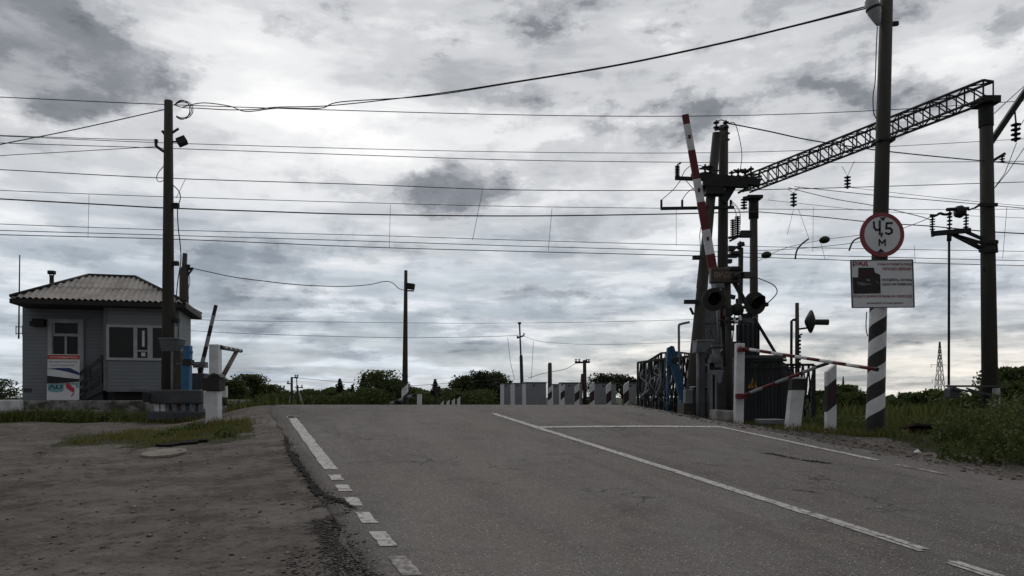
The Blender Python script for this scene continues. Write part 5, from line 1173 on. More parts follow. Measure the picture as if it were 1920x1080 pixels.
# ------------------------------------------------------------------ catenary gantry
dN, dF = 20.0, 29.5
b = base(1857, dN); b.z -= .15
T = thing('catenary_gantry', 'steel lattice portal beam carried by concrete masts over the tracks', 'gantry', b)
mb = MB(); taper_pole(mb, b, P(1848.5, 192, dN), S(14.3, dN), S(11, dN), 16); nm = mb.build('mast', M_['concrete'], T)
bf = base(1414, dF); bf.z -= .1
mb = MB(); taper_pole(mb, bf, P(1413, 372, dF), S(8.5, dF), S(7, dF), 12); mb.build('mast', M_['concrete'], T); mb = MB(); mb.cyl(P(1413, 410, dF), P(1413, 374, dF), S(9.2, dF), S(9.2, dF), 12); mb.box(P(1413, 371, dF), (S(28, dF), .5, .12)); mb.build('head_cap', M_['steel'], T)
mb = MB(); mb.cyl(P(1849, 238, dN), P(1848.3, 196, dN), S(12.6, dN), S(12.6, dN), 14); mb.box(P(1848, 192, dN), (S(34, dN), .55, S(13, dN))); mb.bar(P(1838, 192, dN), P(1868, 184, dN), .07); mb.build('head_cap', M_['steel'], T, bevel=.01)
# lattice beam
bn, bfv = P(1853, 186, dN - .4), P(1399, 360, dF + .3)
up = Vector((0, 0, 1)); ax = (bfv - bn).normalized(); sd_ = ax.cross(up).normalized(); hN, hF, wN = .48, .60, .34
q = lambda t, s, h: bn.lerp(bfv, t) + sd_ * s * wN / 2 + up * h * (hN + (hF - hN) * t)
mb = MB()
for s in (-1, 1):
    for h in (0, 1): mb.bar(q(0, s, h), q(1, s, h), .055, .055)
mb.bar(q(0, -1, 1), q(0, 1, 1), .05)
n = 19
for i in range(n):
    t0, t1 = i / n, (i + 1) / n
    for s in (-1, 1):
        mb.bar(q(t0, s, 0), q(t0, s, 1), .028 if s > 0 else .035, .03); mb.bar(q(t0, s, 0 if s > 0 else 0), q(t1, s, 1), .03, .03)
    for h in (0, 1):
        a, c = (-1, 1) if i % 2 else (1, -1); mb.bar(q(t0, a, h), q(t1, c, h), .028, .028); mb.bar(q(t0, -1, h), q(t0, 1, h), .026, .026)
mb.build('lattice_beam', M_['steel'], T)
# insulator strings under the beam
for px, pt, ph, d, vee in ((1488, 362, 388, 27.0, (1476, 354, 1500, 350)), (1589, 330, 354, 24.6, (1579, 312, 1602, 302)), (1395, 372, 393, 29.2, None)):
    mb = MB(); L_ = S(ph - pt, d); mb.insulator(P(px, pt, d), (0, 0, -1), L_, S(6.3, d), 4, seg=12)
    if vee:
        mb.tube([P(vee[0], vee[1], d), P(px, pt, d), P(vee[2], vee[3], d)], .010, 4)
    else: mb.bar(P(px - 2, 371, d), P(px + 14, 368, d), .08)
    mb.build('insulator_string', M_['ceramic'], T)
# bracket arm rising to the right from the mast
mb = MB(); mb.bar(P(1857, 268, dN), P(1926, 166, dN), .12, .14); arm = mb.build('bracket_arm', M_['steel'], T)
mb = MB(); mb.bar(P(1902.5, 205, dN), P(1905, 232, dN), .03); mb.insulator(P(1904.5, 230, dN), (0, 0, -1), S(36, dN), S(8.5, dN), 4, seg=12); mb.build('insulator_string', M_['ceramic'], arm)
mb = MB(); mb.bar(P(1859, 303, dN), P(1884, 288, dN), .07); mb.insulator(P(1879, 305, dN), (0, 0, 1), .2, .07, 3, seg=10); mb.build('side_bracket', M_['steel'], T)
mb = MB()
for pts in ([(1864, 213), (1885, 193), (1922, 160)], [(1906, 268), (1884, 325), (1866, 350)], [(1922, 275), (1890, 322), (1862, 356)], [(1910, 240), (1922, 222)]): mb.tube([P(*p, dN - .1) for p in pts], .010, 4)
mb.build_each('stay_wire', M_['wire'], T)
mb = MB()
for py, w in ((384, 34), (454, 36), (470, 34)): mb.bar(P(1853 - w / 2, py, dN - .2), P(1853 + w / 2, py, dN - .2), .06, .09)
mb.bar(P(1866, 450, dN - .1), P(1868, 474, dN - .1), .07); mb.box(P(1845, 505, dN - .28), (.07, .03, .1)); mb.build_each('clamp_band', M_['steel'], T)
# disconnector platform on the mast
d = dN; T = thing('disconnector_switch', 'outdoor disconnector on a strut platform left of the right mast', 'switch', P(1840, 450, d))
mb = MB(); mb.bar(P(1750, 438, d), P(1818, 432, d), .14, .12); mb.bar(P(1785, 438, d), P(1840, 466, d), .07, .1); mb.bar(P(1780, 438, d), P(1842, 456, d), .07); mb.bar(P(1810, 434, d), P(1842, 448, d), .07); mb.bar(P(1748, 432, d), P(1749, 444, d), .06); mb.build('platform', M_['steel'], T)
mb = MB()
for px, pb, pt in ((1748, 432, 404), (1780, 438, 396), (1811, 434, 400)): mb.insulator(P(px, pb, d), (0.02, 0, 1), S(pb - pt, d), S(5, d), 6, seg=10)
mb.build_each('post_insulator', M_['ceramic'], T)
mb = MB(); mb.tube(smooth_path([P(1744, 404, d), P(1755, 404, d), P(1762, 400, d), P(1770, 402, d), P(1783, 402, d)], 4), .035, 6); mb.tube([P(1775, 393, d), P(1816, 391, d)], .05, 6); mb._lathe([(0, 0), (.15, .02), (.17, .14), (.10, .24), (0, .25)], P(1792, 397, d), Vector((1, 0, 0)), 12); mb.bar(P(1816, 394, d), P(1832, 388, d), .04); mb.tube([P(1828, 390, d), P(1838, 383, d)], .03, 6); mb.build('contact_blade', M_['steel'], T)
mb = MB(); mb.cyl(P(1780, 440, d), P(1779.5, 452, d), .06, n=8); mb.cyl(P(1779.5, 450, d), P(1779, 722, d), .032, n=8); mb.build('drive_rod', M_['steel'], T)
mb = MB(); mb.bar(P(1774, 724, d - .3), P(1876, 724, d - .3), .05, .05); mb.bar(P(1782, 728, d - .3), P(1870, 742, d - .3), .05); mb.bar(P(1812, 728, d - .3), P(1868, 745, d - .3), .04); mb.bar(P(1858, 742, d - .3), P(1872, 744, d - .3), .1); mb.build('lower_bracket', M_['grey_dark'], T)
mb = MB(); mb.box(P(1785, 737, d - .1), (S(18, d), .3, S(19, d))); mb.box(P(1785, 728, d - .1), (S(11, d), .24, S(5, d))); mb.build('motor_box', M_['grey_dark'], T, bevel=.03)
mb = MB(); bb = base(1858, d); tp = P(1858, 728, d); mb.tube([Vector((tp.x, d, bb.z - .1)), tp], [S(15.3, d), S(14.6, d)], 18); o = mb.build('mast_sleeve', M_['grey_pale'], org=(tp.x, d, bb.z)); tag(o, 'pale grey painted sleeve round the foot of the right mast', 'mast sleeve')

# ------------------------------------------------------------------ far pylons
def pylon(label, px, top, d, hw, arms):
    b = Vector((PX(px, d), d, ground_at(PX(px, d), d))); T = thing('lattice_pylon', label, 'pylon', b, 'far lattice pylons'); t = P(px, top, d); H_ = t.z - b.z; mb = MB(); r = S(1.0, d) * .5
    lv = [0, .22, .4, .55, .68, .79, .88, .95, 1.0]; wd_ = lambda f: hw * (1 - f) ** 1.1 + hw * .12
    pt = lambda f, i: b + Vector(((-1, 1, 1, -1)[i] * wd_(f), (-1, -1, 1, 1)[i] * wd_(f), H_ * f))
    for f0, f1 in zip(lv[:-1], lv[1:]):
        for i in range(4):
            j = (i + 1) % 4; mb.bar(pt(f0, i), pt(f1, i), r * 1.3); mb.bar(pt(f0, i), pt(f1, j), r); mb.bar(pt(f0, j), pt(f1, i), r); mb.bar(pt(f1, i), pt(f1, j), r)
    mb.build('tower', M_['steel'], T); mb = MB()
    for f, l, rr in arms:
        mb.bar(b + Vector((-l, 0, H_ * f)), b + Vector((rr, 0, H_ * f)), r * 1.4); mb.cyl(b + Vector((-l * .95, 0, H_ * f)), b + Vector((-l * .95, 0, H_ * f - S(6, d))), r * .8, n=5)
    mb.build('crossarm', M_['steel'], T); return T
pylon('distant lattice pylon right of the striped pole', 1762, 641, 260, S(7, 260), ((.62, S(17, 260), S(10, 260)), (.36, S(15, 260), S(9, 260))))
pylon('tiny lattice pylon above the bushes right of the guide post', 1581, 706, 620, S(3.2, 620), ((.6, S(5, 620), S(4, 620)),))
# rusty plate and litter on the right verge
b = base(1735, 11.9); T = MB(); c = P(1735, 803, 11.9); c.z = b.z + .09
T.box(c, (S(68, 12), .5, .035), rot=Matrix.Rotation(R(-9), 3, 'X') @ Matrix.Rotation(R(3), 3, 'Y')); T.box(c + Vector((.02, -.02, -.07)), (S(50, 12), .3, .10)); o = T.build('rusty_plate', M_['rust'], org=(b.x, b.y, b.z)); tag(o, 'dark rusty plate lying at the grass edge between pole and mast', 'metal plate')
x, y = on_slope(1720, 833); z = ground_at(x, y); T = MB(); T.add([(x - .04, y, z + .02), (x + .01, y - .03, z + .03), (x + .05, y - .005, z + .022), (x + .03, y + .05, z + .055), (x - .02, y + .04, z + .03), (x + .01, y + .01, z + .065)], [(0, 1, 5), (1, 2, 5), (2, 3, 5), (3, 4, 5), (4, 0, 5), (4, 3, 2, 1, 0)]); o = T.build('litter_scrap', M_['white_new'], org=(x, y, z)); tag(o, 'crumpled white scrap on the gravel verge', 'litter')
x, y = on_slope(546, 783.5); T = MB(); z = float(zroad(y)); T.box((x, y, z + .02), (.10, .07, .04), .4); T.box((x + .08, y + .05, z + .015), (.06, .05, .03), 1.1); o = T.build('concrete_chunk', M_['concrete_pale'], org=(x, y, z), bevel=.01); tag(o, 'pale chunk lying at the top of the solid left line', 'rubble')

# ------------------------------------------------------------------ overhead wires
def wire(pts, label, r=.011, group='overhead wires across the sky', mat='wire', name='overhead_wire', n=6):
    sp_ = smooth_path(pts, n); mb = MB(); mb.tube(sp_, r, 5); o = mb.build(name, M_[mat], org=sp_[0]); tag(o, label, 'wire', group); return o
KW = .15
def tw(D0, pix): return [P(px, py, D0 / (1 - KW * (px - 960) / F)) for px, py in pix]
wire(tw(24, [(-120, 176), (0, 182), (310, 196), (680, 208), (1000, 216), (1260, 218), (1480, 214), (1700, 204), (1960, 186)]), 'topmost long wire running behind both tall poles', .013)
wire(tw(26, [(-120, 250), (0, 255), (310, 268), (680, 279), (960, 285), (1250, 287), (1480, 283), (1700, 273), (1960, 258)]), 'wire passing just above the floodlight of the left pole', .011)
wire(tw(25, [(-120, 262), (0, 268), (310, 278), (680, 291), (960, 300), (1250, 304), (1500, 305), (1750, 304), (1960, 302)]), 'wire passing just below the floodlight of the left pole', .012)
wire([P(-120, 250, 17), P(60, 256, 17), P(180, 260, 17), P(292, 263, 17)], 'upper of two service wires ending at the left pole hook', .008, 'service wires at the left pole')
wire([P(-120, 303, 17), P(0, 292, 17), P(140, 284, 17), P(292, 275, 17)], 'lower of two service wires ending at the left pole hook', .008, 'service wires at the left pole')
wire([P(-120, 298, 17), P(0, 271, 17), P(140, 243, 17), P(310, 205, 17)], 'slanting service wire falling left from the top of the left pole', .012, 'service wires at the left pole')
wire(tw(21.5, [(-120, 312), (0, 318), (310, 334), (680, 346), (960, 356), (1280, 357), (1500, 354), (1960, 340)]), 'wire above the small dark cloud, left to the raised boom', .012)
wire(tw(27, [(-120, 352), (0, 357), (310, 369), (680, 380), (960, 387), (1300, 391), (1620, 393), (1960, 392)]), 'thin messenger wire just above the thick one', .011)
wire(tw(21.0, [(-120, 366), (0, 373), (200, 384), (310, 390), (480, 396), (680, 402), (960, 405), (1220, 402), (1420, 397)]), 'thick dark messenger wire ending at the gantry support', .018)
wire(tw(29, [(-120, 414), (0, 420), (310, 431), (680, 441), (960, 450), (1280, 459), (1600, 466), (1960, 472)]), 'upper contact wire below the thick messenger wire', .012)
wire(tw(23, [(-120, 427), (0, 432), (310, 441), (680, 452), (960, 461), (1280, 470), (1500, 478), (1960, 490)]), 'middle contact wire of the bundle below the thick messenger', .011)
wire(tw(22, [(-120, 434), (0, 440), (340, 449), (680, 463), (960, 471), (1280, 479), (1500, 485), (1720, 493), (1960, 499)]), 'lowest contact wire of the bundle above the guard house roof', .012)
wire(tw(62, [(340, 597), (420, 601), (640, 604), (880, 606), (1100, 604), (1350, 598)]), 'faint far wire low in the sky right of the guard house', .016, 'faint far wires low in the sky')
wire(tw(46, [(340, 619), (500, 627), (740, 633), (880, 632), (972, 629)]), 'faint far wire ending at the slim leaning pole', .013, 'faint far wires low in the sky')
wire(tw(46, [(980, 629), (1020, 641), (1120, 646), (1240, 643), (1300, 640)]), 'faint far wire leaving the slim leaning pole to the right', .010, 'faint far wires low in the sky')
wire(tw(60, [(560, 709), (640, 716), (760, 723), (870, 716), (940, 712)]), 'faint far wire from the distant double pole over the trees', .016, 'faint far wires low in the sky')
wire([P(990, 709, 45), P(1020, 700, 45), P(1060, 692, 44), P(1082, 679, 42)], 'short sagging wire rising to the T shaped utility pole', .016, 'faint far wires low in the sky')
# twisted service cable between the two tall poles
pa = [(372, 203, 16.9), (430, 206, 16.7), (480, 205, 16.5), (520, 201, 16.3), (620, 198, 15.9), (800, 178, 15.2), (960, 154, 14.6), (1160, 121, 13.7), (1350, 81, 12.8), (1500, 45, 12.1), (1632, 10, 11.5)]
pb = [(342, 201, 16.95), (380, 193, 16.9), (430, 199, 16.75), (462, 209, 16.55), (520, 203, 16.3), (600, 203, 15.95), (640, 191, 15.8), (800, 180, 15.2), (960, 155.5, 14.6), (1160, 122.5, 13.7), (1350, 82.5, 12.8), (1500, 46.5, 12.1), (1630, 14, 11.5)]
T = thing('service_cable', 'twisted double cable sweeping from the left pole up to the right pole', 'cable', P(*pa[0])); 
for pts in (pa, pb): mb = MB(); mb.tube(smooth_path([P(*p) for p in pts], 8), .011, 5); mb.build('strand', M_['wire'], T)
mb = MB(); mb.tube(smooth_path([P(330, 198, 17), P(345, 202, 16.95), P(372, 203, 16.9)], 4), .010, 5); mb.build('strand', M_['wire'], T)
wire([P(360, 503, 25.5), P(388, 509, 26), P(430, 518, 26.4), P(470, 524, 27), P(560, 534, 27.8), P(640, 537, 28.6), P(690, 534, 29.3), P(720, 528, 29.7), P(735, 530, 29.8), P(748, 541, 30), P(758, 544, 30)], 'wavy lamp cable from behind the guard house to the crest lamp pole', .016, None, name='lamp_cable')
# right hand wires
wire([P(1364, 231, 17.8), P(1440, 246, 18), P(1520, 263, 18.4), P(1640, 281, 19), P(1760, 294, 19.6), P(1870, 304, 20), P(1960, 311, 20.4)], 'wire falling from the top of the transformer pole to the right mast', .016, 'wires on the right side')
wire([P(1418, 397, 29), P(1520, 405, 27), P(1640, 417, 24.5), P(1744, 424, 22), P(1850, 434, 21), P(1960, 440, 20.5)], 'thick wire from the gantry support passing the round sign', .016, 'wires on the right side')
wire([P(1478, 352, 27), P(1560, 372, 25.5), P(1640, 386, 23.6), P(1722, 405, 21), P(1746, 413, 20)], 'wire slanting from the gantry beam to the switch platform', .012, 'wires on the right side')
wire([P(1490, 350, 28), P(1640, 366, 27), P(1780, 378, 26), P(1960, 394, 25)], 'long wire from the gantry beam passing above the switch', .013, 'wires on the right side')
wire([P(1440, 375, 31), P(1560, 388, 31), P(1640, 396, 31), P(1800, 404, 31), P(1960, 410, 31)], 'thin far wire between the gantry beam and the round sign', .009, 'wires on the right side')
wire([P(1597, 352, 27), P(1700, 364, 27), P(1810, 376, 27), P(1960, 390, 27)], 'thin wire behind the striped pole above the round sign', .009, 'wires on the right side')
wire([P(1420, 470, 29), P(1500, 466, 28), P(1620, 452, 26), P(1720, 418, 22), P(1744, 406, 20)], 'curving wire from the gantry support behind the round sign to the switch', .010, 'wires on the right side')
wire([P(1420, 490, 28), P(1470, 466, 28), P(1548, 449, 27), P(1640, 438, 26)], 'thin feeder wire through the two dark insulator beads', .009, 'wires on the right side')
for px, py, d, lab in ((1546, 449.5, 27, 'dark oval insulator bead hanging between the gantry support and the round sign'), (1437, 478, 28, 'dark oval insulator bead right beside the gantry support')):
    mb = MB(); c = P(px, py, d); mb._lathe([(0, -.20), (.09, -.16), (.13, -.05), (.13, .06), (.08, .16), (0, .2)], c, Vector((1, 0, .12)), 12, 0, True); o = mb.build('strain_insulator', M_['ceramic'], org=c); tag(o, lab, 'insulator', 'oval insulators in the wires')
for pts, lab in (([(1516, 448), (1503, 458), (1494, 470), (1491, 486)], 'curved black registration arm below the gantry beam'), ([(1616, 444), (1600, 452), (1592, 470)], 'curved black arm left of the round sign')):
    mb = MB(); sp_ = smooth_path([P(*p, 26.5) for p in pts], 5); mb.tube(sp_, .03, 6); o = mb.build('registration_arm', M_['steel'], org=sp_[0]); tag(o, lab, 'catenary arm', 'registration arms of the catenary')
DR = [((167, 364), (165, 446), 26.5, 'dropper wire left of the left pole'), ((732, 384), (730, 464), 26, 'dropper wire left of the small dark cloud centre'), ((905, 355), (886, 450), 22.3, 'slanting dropper wire right of the small dark cloud'), ((1035, 390), (1028, 471), 24, 'dropper wire midway between cloud and boom'), ((1268, 391), (1268, 461), 27, 'dropper wire left of the raised boom'), ((348, 335), (330, 372), 21, 'short slanting dropper right of the left pole'),
      ((1488, 392), (1476, 440), 27, 'dropper under the left insulator string of the beam'), ((1497, 392), (1517, 448), 26.8, 'slanting dropper to the registration arm'), ((1525, 388), (1524, 472), 30, 'dropper between the insulator strings'), ((1538, 450), (1547, 486), 27, 'short dropper under the oval bead'), ((1714, 459), (1716, 492), 27, 'short dropper right of the notice board top'), ((1888, 388), (1880, 484), 24, 'dropper right of the right mast')]
for a, c, d, lab in DR: wire([P(*a, d), P(*c, d)], lab, .007, 'dropper wires of the catenary', name='dropper_wire')
# ------------------------------------------------------------------ vegetation
def leaf_material(name, c1, c2, c3=None, trans=.35):
    m, nt, b = nodes_of(name); L = nt.links.new; b.inputs['Roughness'].default_value = .7; b.inputs['Specular IOR Level'].default_value = .2
    ge = nt.nodes.new('ShaderNodeNewGeometry'); rp = nt.nodes.new('ShaderNodeValToRGB'); L(ge.outputs['Random Per Island'], rp.inputs[0])
    e = rp.color_ramp.elements; e[0].color = (*c1, 1); e[1].color = (*c2, 1)
    if c3: k = e.new(.8); k.color = (*c2, 1); e[-1].color = (*c3, 1)
    L(rp.outputs[0], b.inputs['Base Color'])
    tr = nt.nodes.new('ShaderNodeBsdfTranslucent'); L(rp.outputs[0], tr.inputs[0]); ms = nt.nodes.new('ShaderNodeMixShader'); ms.inputs[0].default_value = trans
    L(b.outputs[0], ms.inputs[1]); L(tr.outputs[0], ms.inputs[2]); L(ms.outputs[0], nt.nodes['Material Output'].inputs[0]); return m
M_['leaf'] = leaf_material('broad_leaves', (.030, .046, .015), (.078, .102, .030))
M_['leaf_light'] = leaf_material('light_leaves', (.045, .066, .020), (.095, .125, .036))
M_['needle'] = leaf_material('needles', (.012, .020, .012), (.026, .036, .020), trans=.1)
M_['leaf_dark'] = leaf_material('dark_leaves', (.016, .023, .012), (.042, .052, .020), trans=.15)
M_['bark'] = matr('bark', (.045, .036, .028), (.025, .02, .016), 4, .95)
def leaves(C, size, rng, flat=.0):
    """quads of random direction round centres C (n,3)"""
    n = len(C); d1 = rng.normal(size=(n, 3)); d1 /= np.linalg.norm(d1, axis=1)[:, None]
    d2 = rng.normal(size=(n, 3)); d2 -= d1 * (d1 * d2).sum(1)[:, None]; d2 /= np.linalg.norm(d2, axis=1)[:, None]
    s = size * rng.uniform(.55, 1.25, (n, 1)); d1 = d1 * s; d2 = d2 * s * .6
    V = np.stack([C - d1, C - d2 * .9, C + d1, C + d2 * .9], 1).reshape(-1, 3)
    return V, np.arange(4 * n).reshape(n, 4)
def crown(name, C, size, mat, parent, rng):
    V, Fq = leaves(C, size, rng); r = parent.location; V = V - np.array([r.x, r.y, r.z])
    o = mesh_np(name, V, Fq, mat); o.parent = parent; return o
def tree(px, top, d, wpx, kind, label, group='trees beyond the crossing', seed=0, mat=None, leaf=None, dens=1.0, cat='tree'):
    rng = np.random.default_rng(seed * 131 + int(px) * 7 + int(d)); b = base(px, d); b.z -= .03
    H = P(px, top, d).z - b.z; Wd = S(wpx, d)
    name = {'round': 'broadleaf_tree', 'conifer': 'spruce_tree', 'bush': 'bush', 'pine': 'pine_tree'}[kind]
    t = thing(name, label, cat, b, group); mb = MB(); pts = []
    lf = leaf or max(.10, S(2.6, d))
    if kind == 'conifer':
        mb.tube([b, b + Vector((0, 0, H * .97))], [H * .022 + .02, .01], 6)
        nl = max(16, int(H * 5))
        for i in range(nl):
            f = i / nl; z = H * (.10 + .88 * f); rr = Wd * .5 * (1 - f) ** .85 * rng.uniform(.6, 1.2) + .05
            for a in np.linspace(0, 2 * np.pi, 9)[:-1] + rng.uniform(0, 6):
                m = int(26 * dens * (1 - f * .6)); tt = rng.uniform(.1, 1, m) ** .8; r1 = rr * tt * rng.uniform(.75, 1.1)
                aa = a + rng.normal(0, .16, m)
                pts.append(np.stack([r1 * np.cos(aa), r1 * np.sin(aa), z - tt * rr * .32 + rng.normal(0, H * .008, m)], 1))
        lf *= .7
    else:
        tr = H * (.36 if kind != 'bush' else .15)
        lean = Vector((rng.uniform(-.05, .05) * H, 0, 0))
        mb.tube(smooth_path([b, b + Vector((0, 0, tr)) + lean * .4, b + Vector((0, 0, H * .72)) + lean], 3), [H * .028 + .015] * 3 + [H * .02 + .01] * 3 + [H * .008 + .005], 6)
        nc = {'round': 34, 'bush': 22, 'pine': 20}[kind]
        for i in range(nc):
            th = rng.uniform(0, 2 * np.pi); f = rng.uniform(.05, 1) if kind != 'pine' else rng.uniform(.3, 1)
            env = np.sqrt(max(0.0, 1 - (2 * (f * .92 + .04) - 1) ** 2)) * (.85 if kind == 'round' else 1.0)
            if kind == 'bush': env = (1 - (f * .95) ** 2.2) ** .5
            rad = Wd * .5 * env * rng.uniform(.3, .92)
            lo = .22 if kind == 'round' else (.05 if kind == 'bush' else .35)
            c = np.array([rad * np.cos(th), rad * np.sin(th), H * (lo + (.93 - lo) * f)])
            rc = Wd * rng.uniform(.14, .23); m = int((150 if kind == 'round' else 110) * dens)
            q = rng.normal(size=(m, 3)); q /= np.linalg.norm(q, axis=1)[:, None]; q *= rng.uniform(.1, 1.45, (m, 1)) ** .75
            pts.append(c + q * rc * np.array([1, 1, .72]))
            mb.tube([b + Vector((0, 0, tr * .9)) + lean * .3, b + Vector(c)], [H * .012 + .006, .006], 5)
    C = np.concatenate(pts); keep = (C[:, 2] < H) & (C[:, 2] > 0.03)
    C = C[keep]
    if len(C): C[:, 2] *= 1.0
    mb.build('trunk', M_['bark'], t)
    crown('crown', C + np.array(b), lf, mat or {'round': M_['leaf'], 'conifer': M_['needle'], 'bush': M_['leaf'], 'pine': M_['leaf_dark']}[kind], t, rng)
    return t
TREES = [  # px, top row, distance, width px, kind, label
 (4, 713, 62, 70, 'bush', 'bush beyond the left end of the guard house'),
 (438, 716, 86, 46, 'round', 'tree just right of the white barrier posts'),
 (462, 705, 92, 62, 'round', 'tall round tree right of the white barrier posts'),
 (503, 724, 95, 56, 'round', 'lower round tree left of the double utility pole'),
 (536, 735, 90, 54, 'bush', 'low bush behind the double utility pole'),
 (582, 736, 96, 56, 'bush', 'low bush right of the double utility pole'),
 (612, 733, 104, 46, 'bush', 'bush left of the lone pointed spruce'),
 (637, 710, 88, 36, 'conifer', 'pointed spruce standing alone above low bushes'),
 (661, 722, 98, 26, 'conifer', 'small dark spruce left of the big rounded tree'),
 (682, 700, 104, 32, 'conifer', 'tall spruce at the left shoulder of the big rounded tree'),
 (718, 697, 86, 82, 'round', 'big rounded tree left of the lamp pole'),
 (690, 730, 80, 70, 'bush', 'wide low bush under the big rounded tree'),
 (744, 715, 90, 46, 'round', 'tree touching the left side of the lamp pole'),
 (786, 738, 98, 46, 'bush', 'low bush right of the lamp pole'),
 (816, 711, 90, 34, 'conifer', 'spruce with a pointed top behind the far white posts'),
 (842, 731, 95, 44, 'bush', 'low bush right of the spruce behind the far white posts'),
 (872, 707, 100, 46, 'round', 'dark tree left of the three tree group by the cabinets'),
 (905, 697, 92, 46, 'pine', 'tallest dark tree of the group left of the grey cabinets'),
 (935, 699, 96, 44, 'round', 'dark tree standing right against the grey cabinets'),
 (888, 732, 84, 74, 'bush', 'low bush under the dark trees left of the grey cabinets'),
 (1133, 703, 74, 50, 'pine', 'dark spreading tree behind the right end of the grey cabinets'),
 (1168, 705, 78, 46, 'pine', 'dark leaning tree behind the guide posts'),
 (1120, 722, 80, 40, 'bush', 'small bush behind the grey cabinets'),
 (1188, 716, 82, 30, 'pine', 'small dark tree left of the mesh fence'),
]
HEDGE = [(424, 738, 100, 50), (482, 736, 104, 60), (520, 741, 84, 60), (562, 742, 100, 56), (600, 744, 82, 60), (640, 740, 110, 60), (668, 738, 84, 56), (760, 738, 105, 60), (806, 745, 84, 60), (826, 741, 110, 50), (862, 738, 86, 54), (918, 735, 104, 60), (950, 728, 98, 40)]
HL = ['low dark bush beside the collar of the thick white post', 'low bush between the two round trees near the white posts', 'broad low bush left of the double utility pole foot', 'low bush touching the brace of the double utility pole', 'broad low bush left of the lone spruce foot', 'low bush at the foot of the lone pointed spruce', 'low bush left of the big rounded tree foot', 'low bush at the right side of the lamp pole foot', 'low bush behind the far barrier post', 'low bush at the foot of the spruce by the far white posts', 'low bush behind the tallest of the far white posts', 'low bush between the dark trees near the cabinets', 'low bush cut by the first grey cabinet']
TREES += [(a, b_, c_, d_, 'bush', HL[i]) for i, (a, b_, c_, d_) in enumerate(HEDGE)]
for i, a in enumerate(TREES): tree(a[0], a[1] - 3, a[2], a[3] * {'conifer': 1.3, 'bush': 1.5}.get(a[4], 1.38), a[4], a[5], seed=i)
RIGHT = [
 (1504, 742, 30, 66, 'bush', 'dark bush behind the leaning white post'),
 (1548, 733, 34, 60, 'bush', 'bush behind the black banded guide post'),
 (1582, 722, 38, 50, 'bush', 'pointed bush between the guide post and the striped pole'),
 (1616, 735, 33, 60, 'bush', 'rounded bush touching the striped pole'),
 (1690, 736, 70, 34, 'bush', 'small far bush right of the striped pole'),
 (1722, 734, 66, 36, 'bush', 'far bush left of the lattice pylon'),
 (1748, 729, 64, 40, 'bush', 'far bush at the foot of the lattice pylon'),
 (1776, 733, 42, 60, 'bush', 'bush below the motor box of the mast'),
 (1815, 744, 36, 70, 'bush', 'low bush left of the concrete mast'),
 (1668, 746, 80, 40, 'bush', 'tiny far bush right of the striped pole base'),
 (1900, 688, 30, 90, 'round', 'tall bush at the right edge behind the mast'),
 (1925, 716, 22, 130, 'bush', 'wide bush at the right edge of the photo'),
 (1908, 742, 21.5, 76, 'bush', 'leafy shrub right of the mast base'),
]
for i, a in enumerate(RIGHT): tree(a[0], a[1], a[2], a[3] * 1.4, a[4], a[5], group='bushes on the right side of the railway', seed=40 + i, mat=M_['leaf_light'] if i in (2, 7, 8) else None, dens=1.5, cat='tree' if a[4] == 'round' else 'bush')

def blades(name, xs, ys, hs, wd, mat, label, lean=.35, cat='grass'):
    n = len(xs); rng = RNG; zs = gz(xs, ys) - .01
    a = rng.uniform(0, 2 * np.pi, n); dx, dy = np.cos(a), np.sin(a); b = rng.uniform(0, 2 * np.pi, n); ln = rng.uniform(.05, lean, n) * hs * 1.6
    w = wd * rng.uniform(.6, 1.3, n); P0 = np.stack([xs, ys, zs], 1); D = np.stack([dx, dy, 0 * dx], 1); B = np.stack([np.cos(b), np.sin(b), 0 * b], 1)
    up = np.array([0, 0, 1.0])
    m1 = P0 + up * (hs * .55)[:, None] + B * (ln * .35)[:, None]; tp = P0 + up * hs[:, None] + B * ln[:, None]
    V = np.stack([P0 - D * w[:, None], P0 + D * w[:, None], m1 + D * (w * .75)[:, None], m1 - D * (w * .75)[:, None], tp], 1).reshape(-1, 3)
    i = np.arange(n) * 5
    # quads then degenerate-free triangles stored as quads via two meshes is needless: use tris only
    T = np.concatenate([np.stack([i, i + 1, i + 2], 1), np.stack([i, i + 2, i + 3], 1), np.stack([i + 3, i + 2, i + 4], 1)])
    o = mesh_np(name, V, T, mat); return tag(o, label, cat, kind='stuff')
M_['grass'] = leaf_material('grass_blades', (.040, .056, .014), (.095, .115, .028), (.17, .15, .055), .3)
M_['grass_dry'] = leaf_material('short_grass_blades', (.075, .084, .022), (.16, .15, .042), (.24, .20, .075), .3)
def scatter(n, x0, x1, y0, y1, fn, p=1.0):
    x = RNG.uniform(x0, x1, n); y = y0 + (y1 - y0) * RNG.uniform(0, 1, n) ** p; k = RNG.uniform(0, 1, n) < fn(x, y); return x[k], y[k]
fnR = lambda x, y: grass_zone(x, y) * (road_v(x, y) > 8) * np.clip(.25 + 1.2 * (fbm(x * .9, y * .9, 3, 31) - .3), .15, 1)
x, y = scatter(120000, 3, 15, 6.5, 24, fnR, 1.3)
v = road_v(x, y); h = (.10 + .30 * sstep(8.6, 10.4, v) * np.clip(fbm(x * .8, y * .8, 3, 33) * 2.0 - .35, .1, 1)) * RNG.uniform(.5, 1.25, len(x))
px_ = 960 + F * x / y
h = h * np.where((px_ < 1885) & (y > 11.2), .50, 1.0) * np.where((px_ > 1690) & (px_ < 1785) & (y < 13), .4, 1) + np.where((px_ > 1770) & (y > 7.6) & (y < 11.5), .12 * RNG.uniform(.3, 1, len(x)), 0)
blades('tall_grass', x, y, h, .0075, M_['grass'], 'tall dark green grass and weeds behind the right verge')
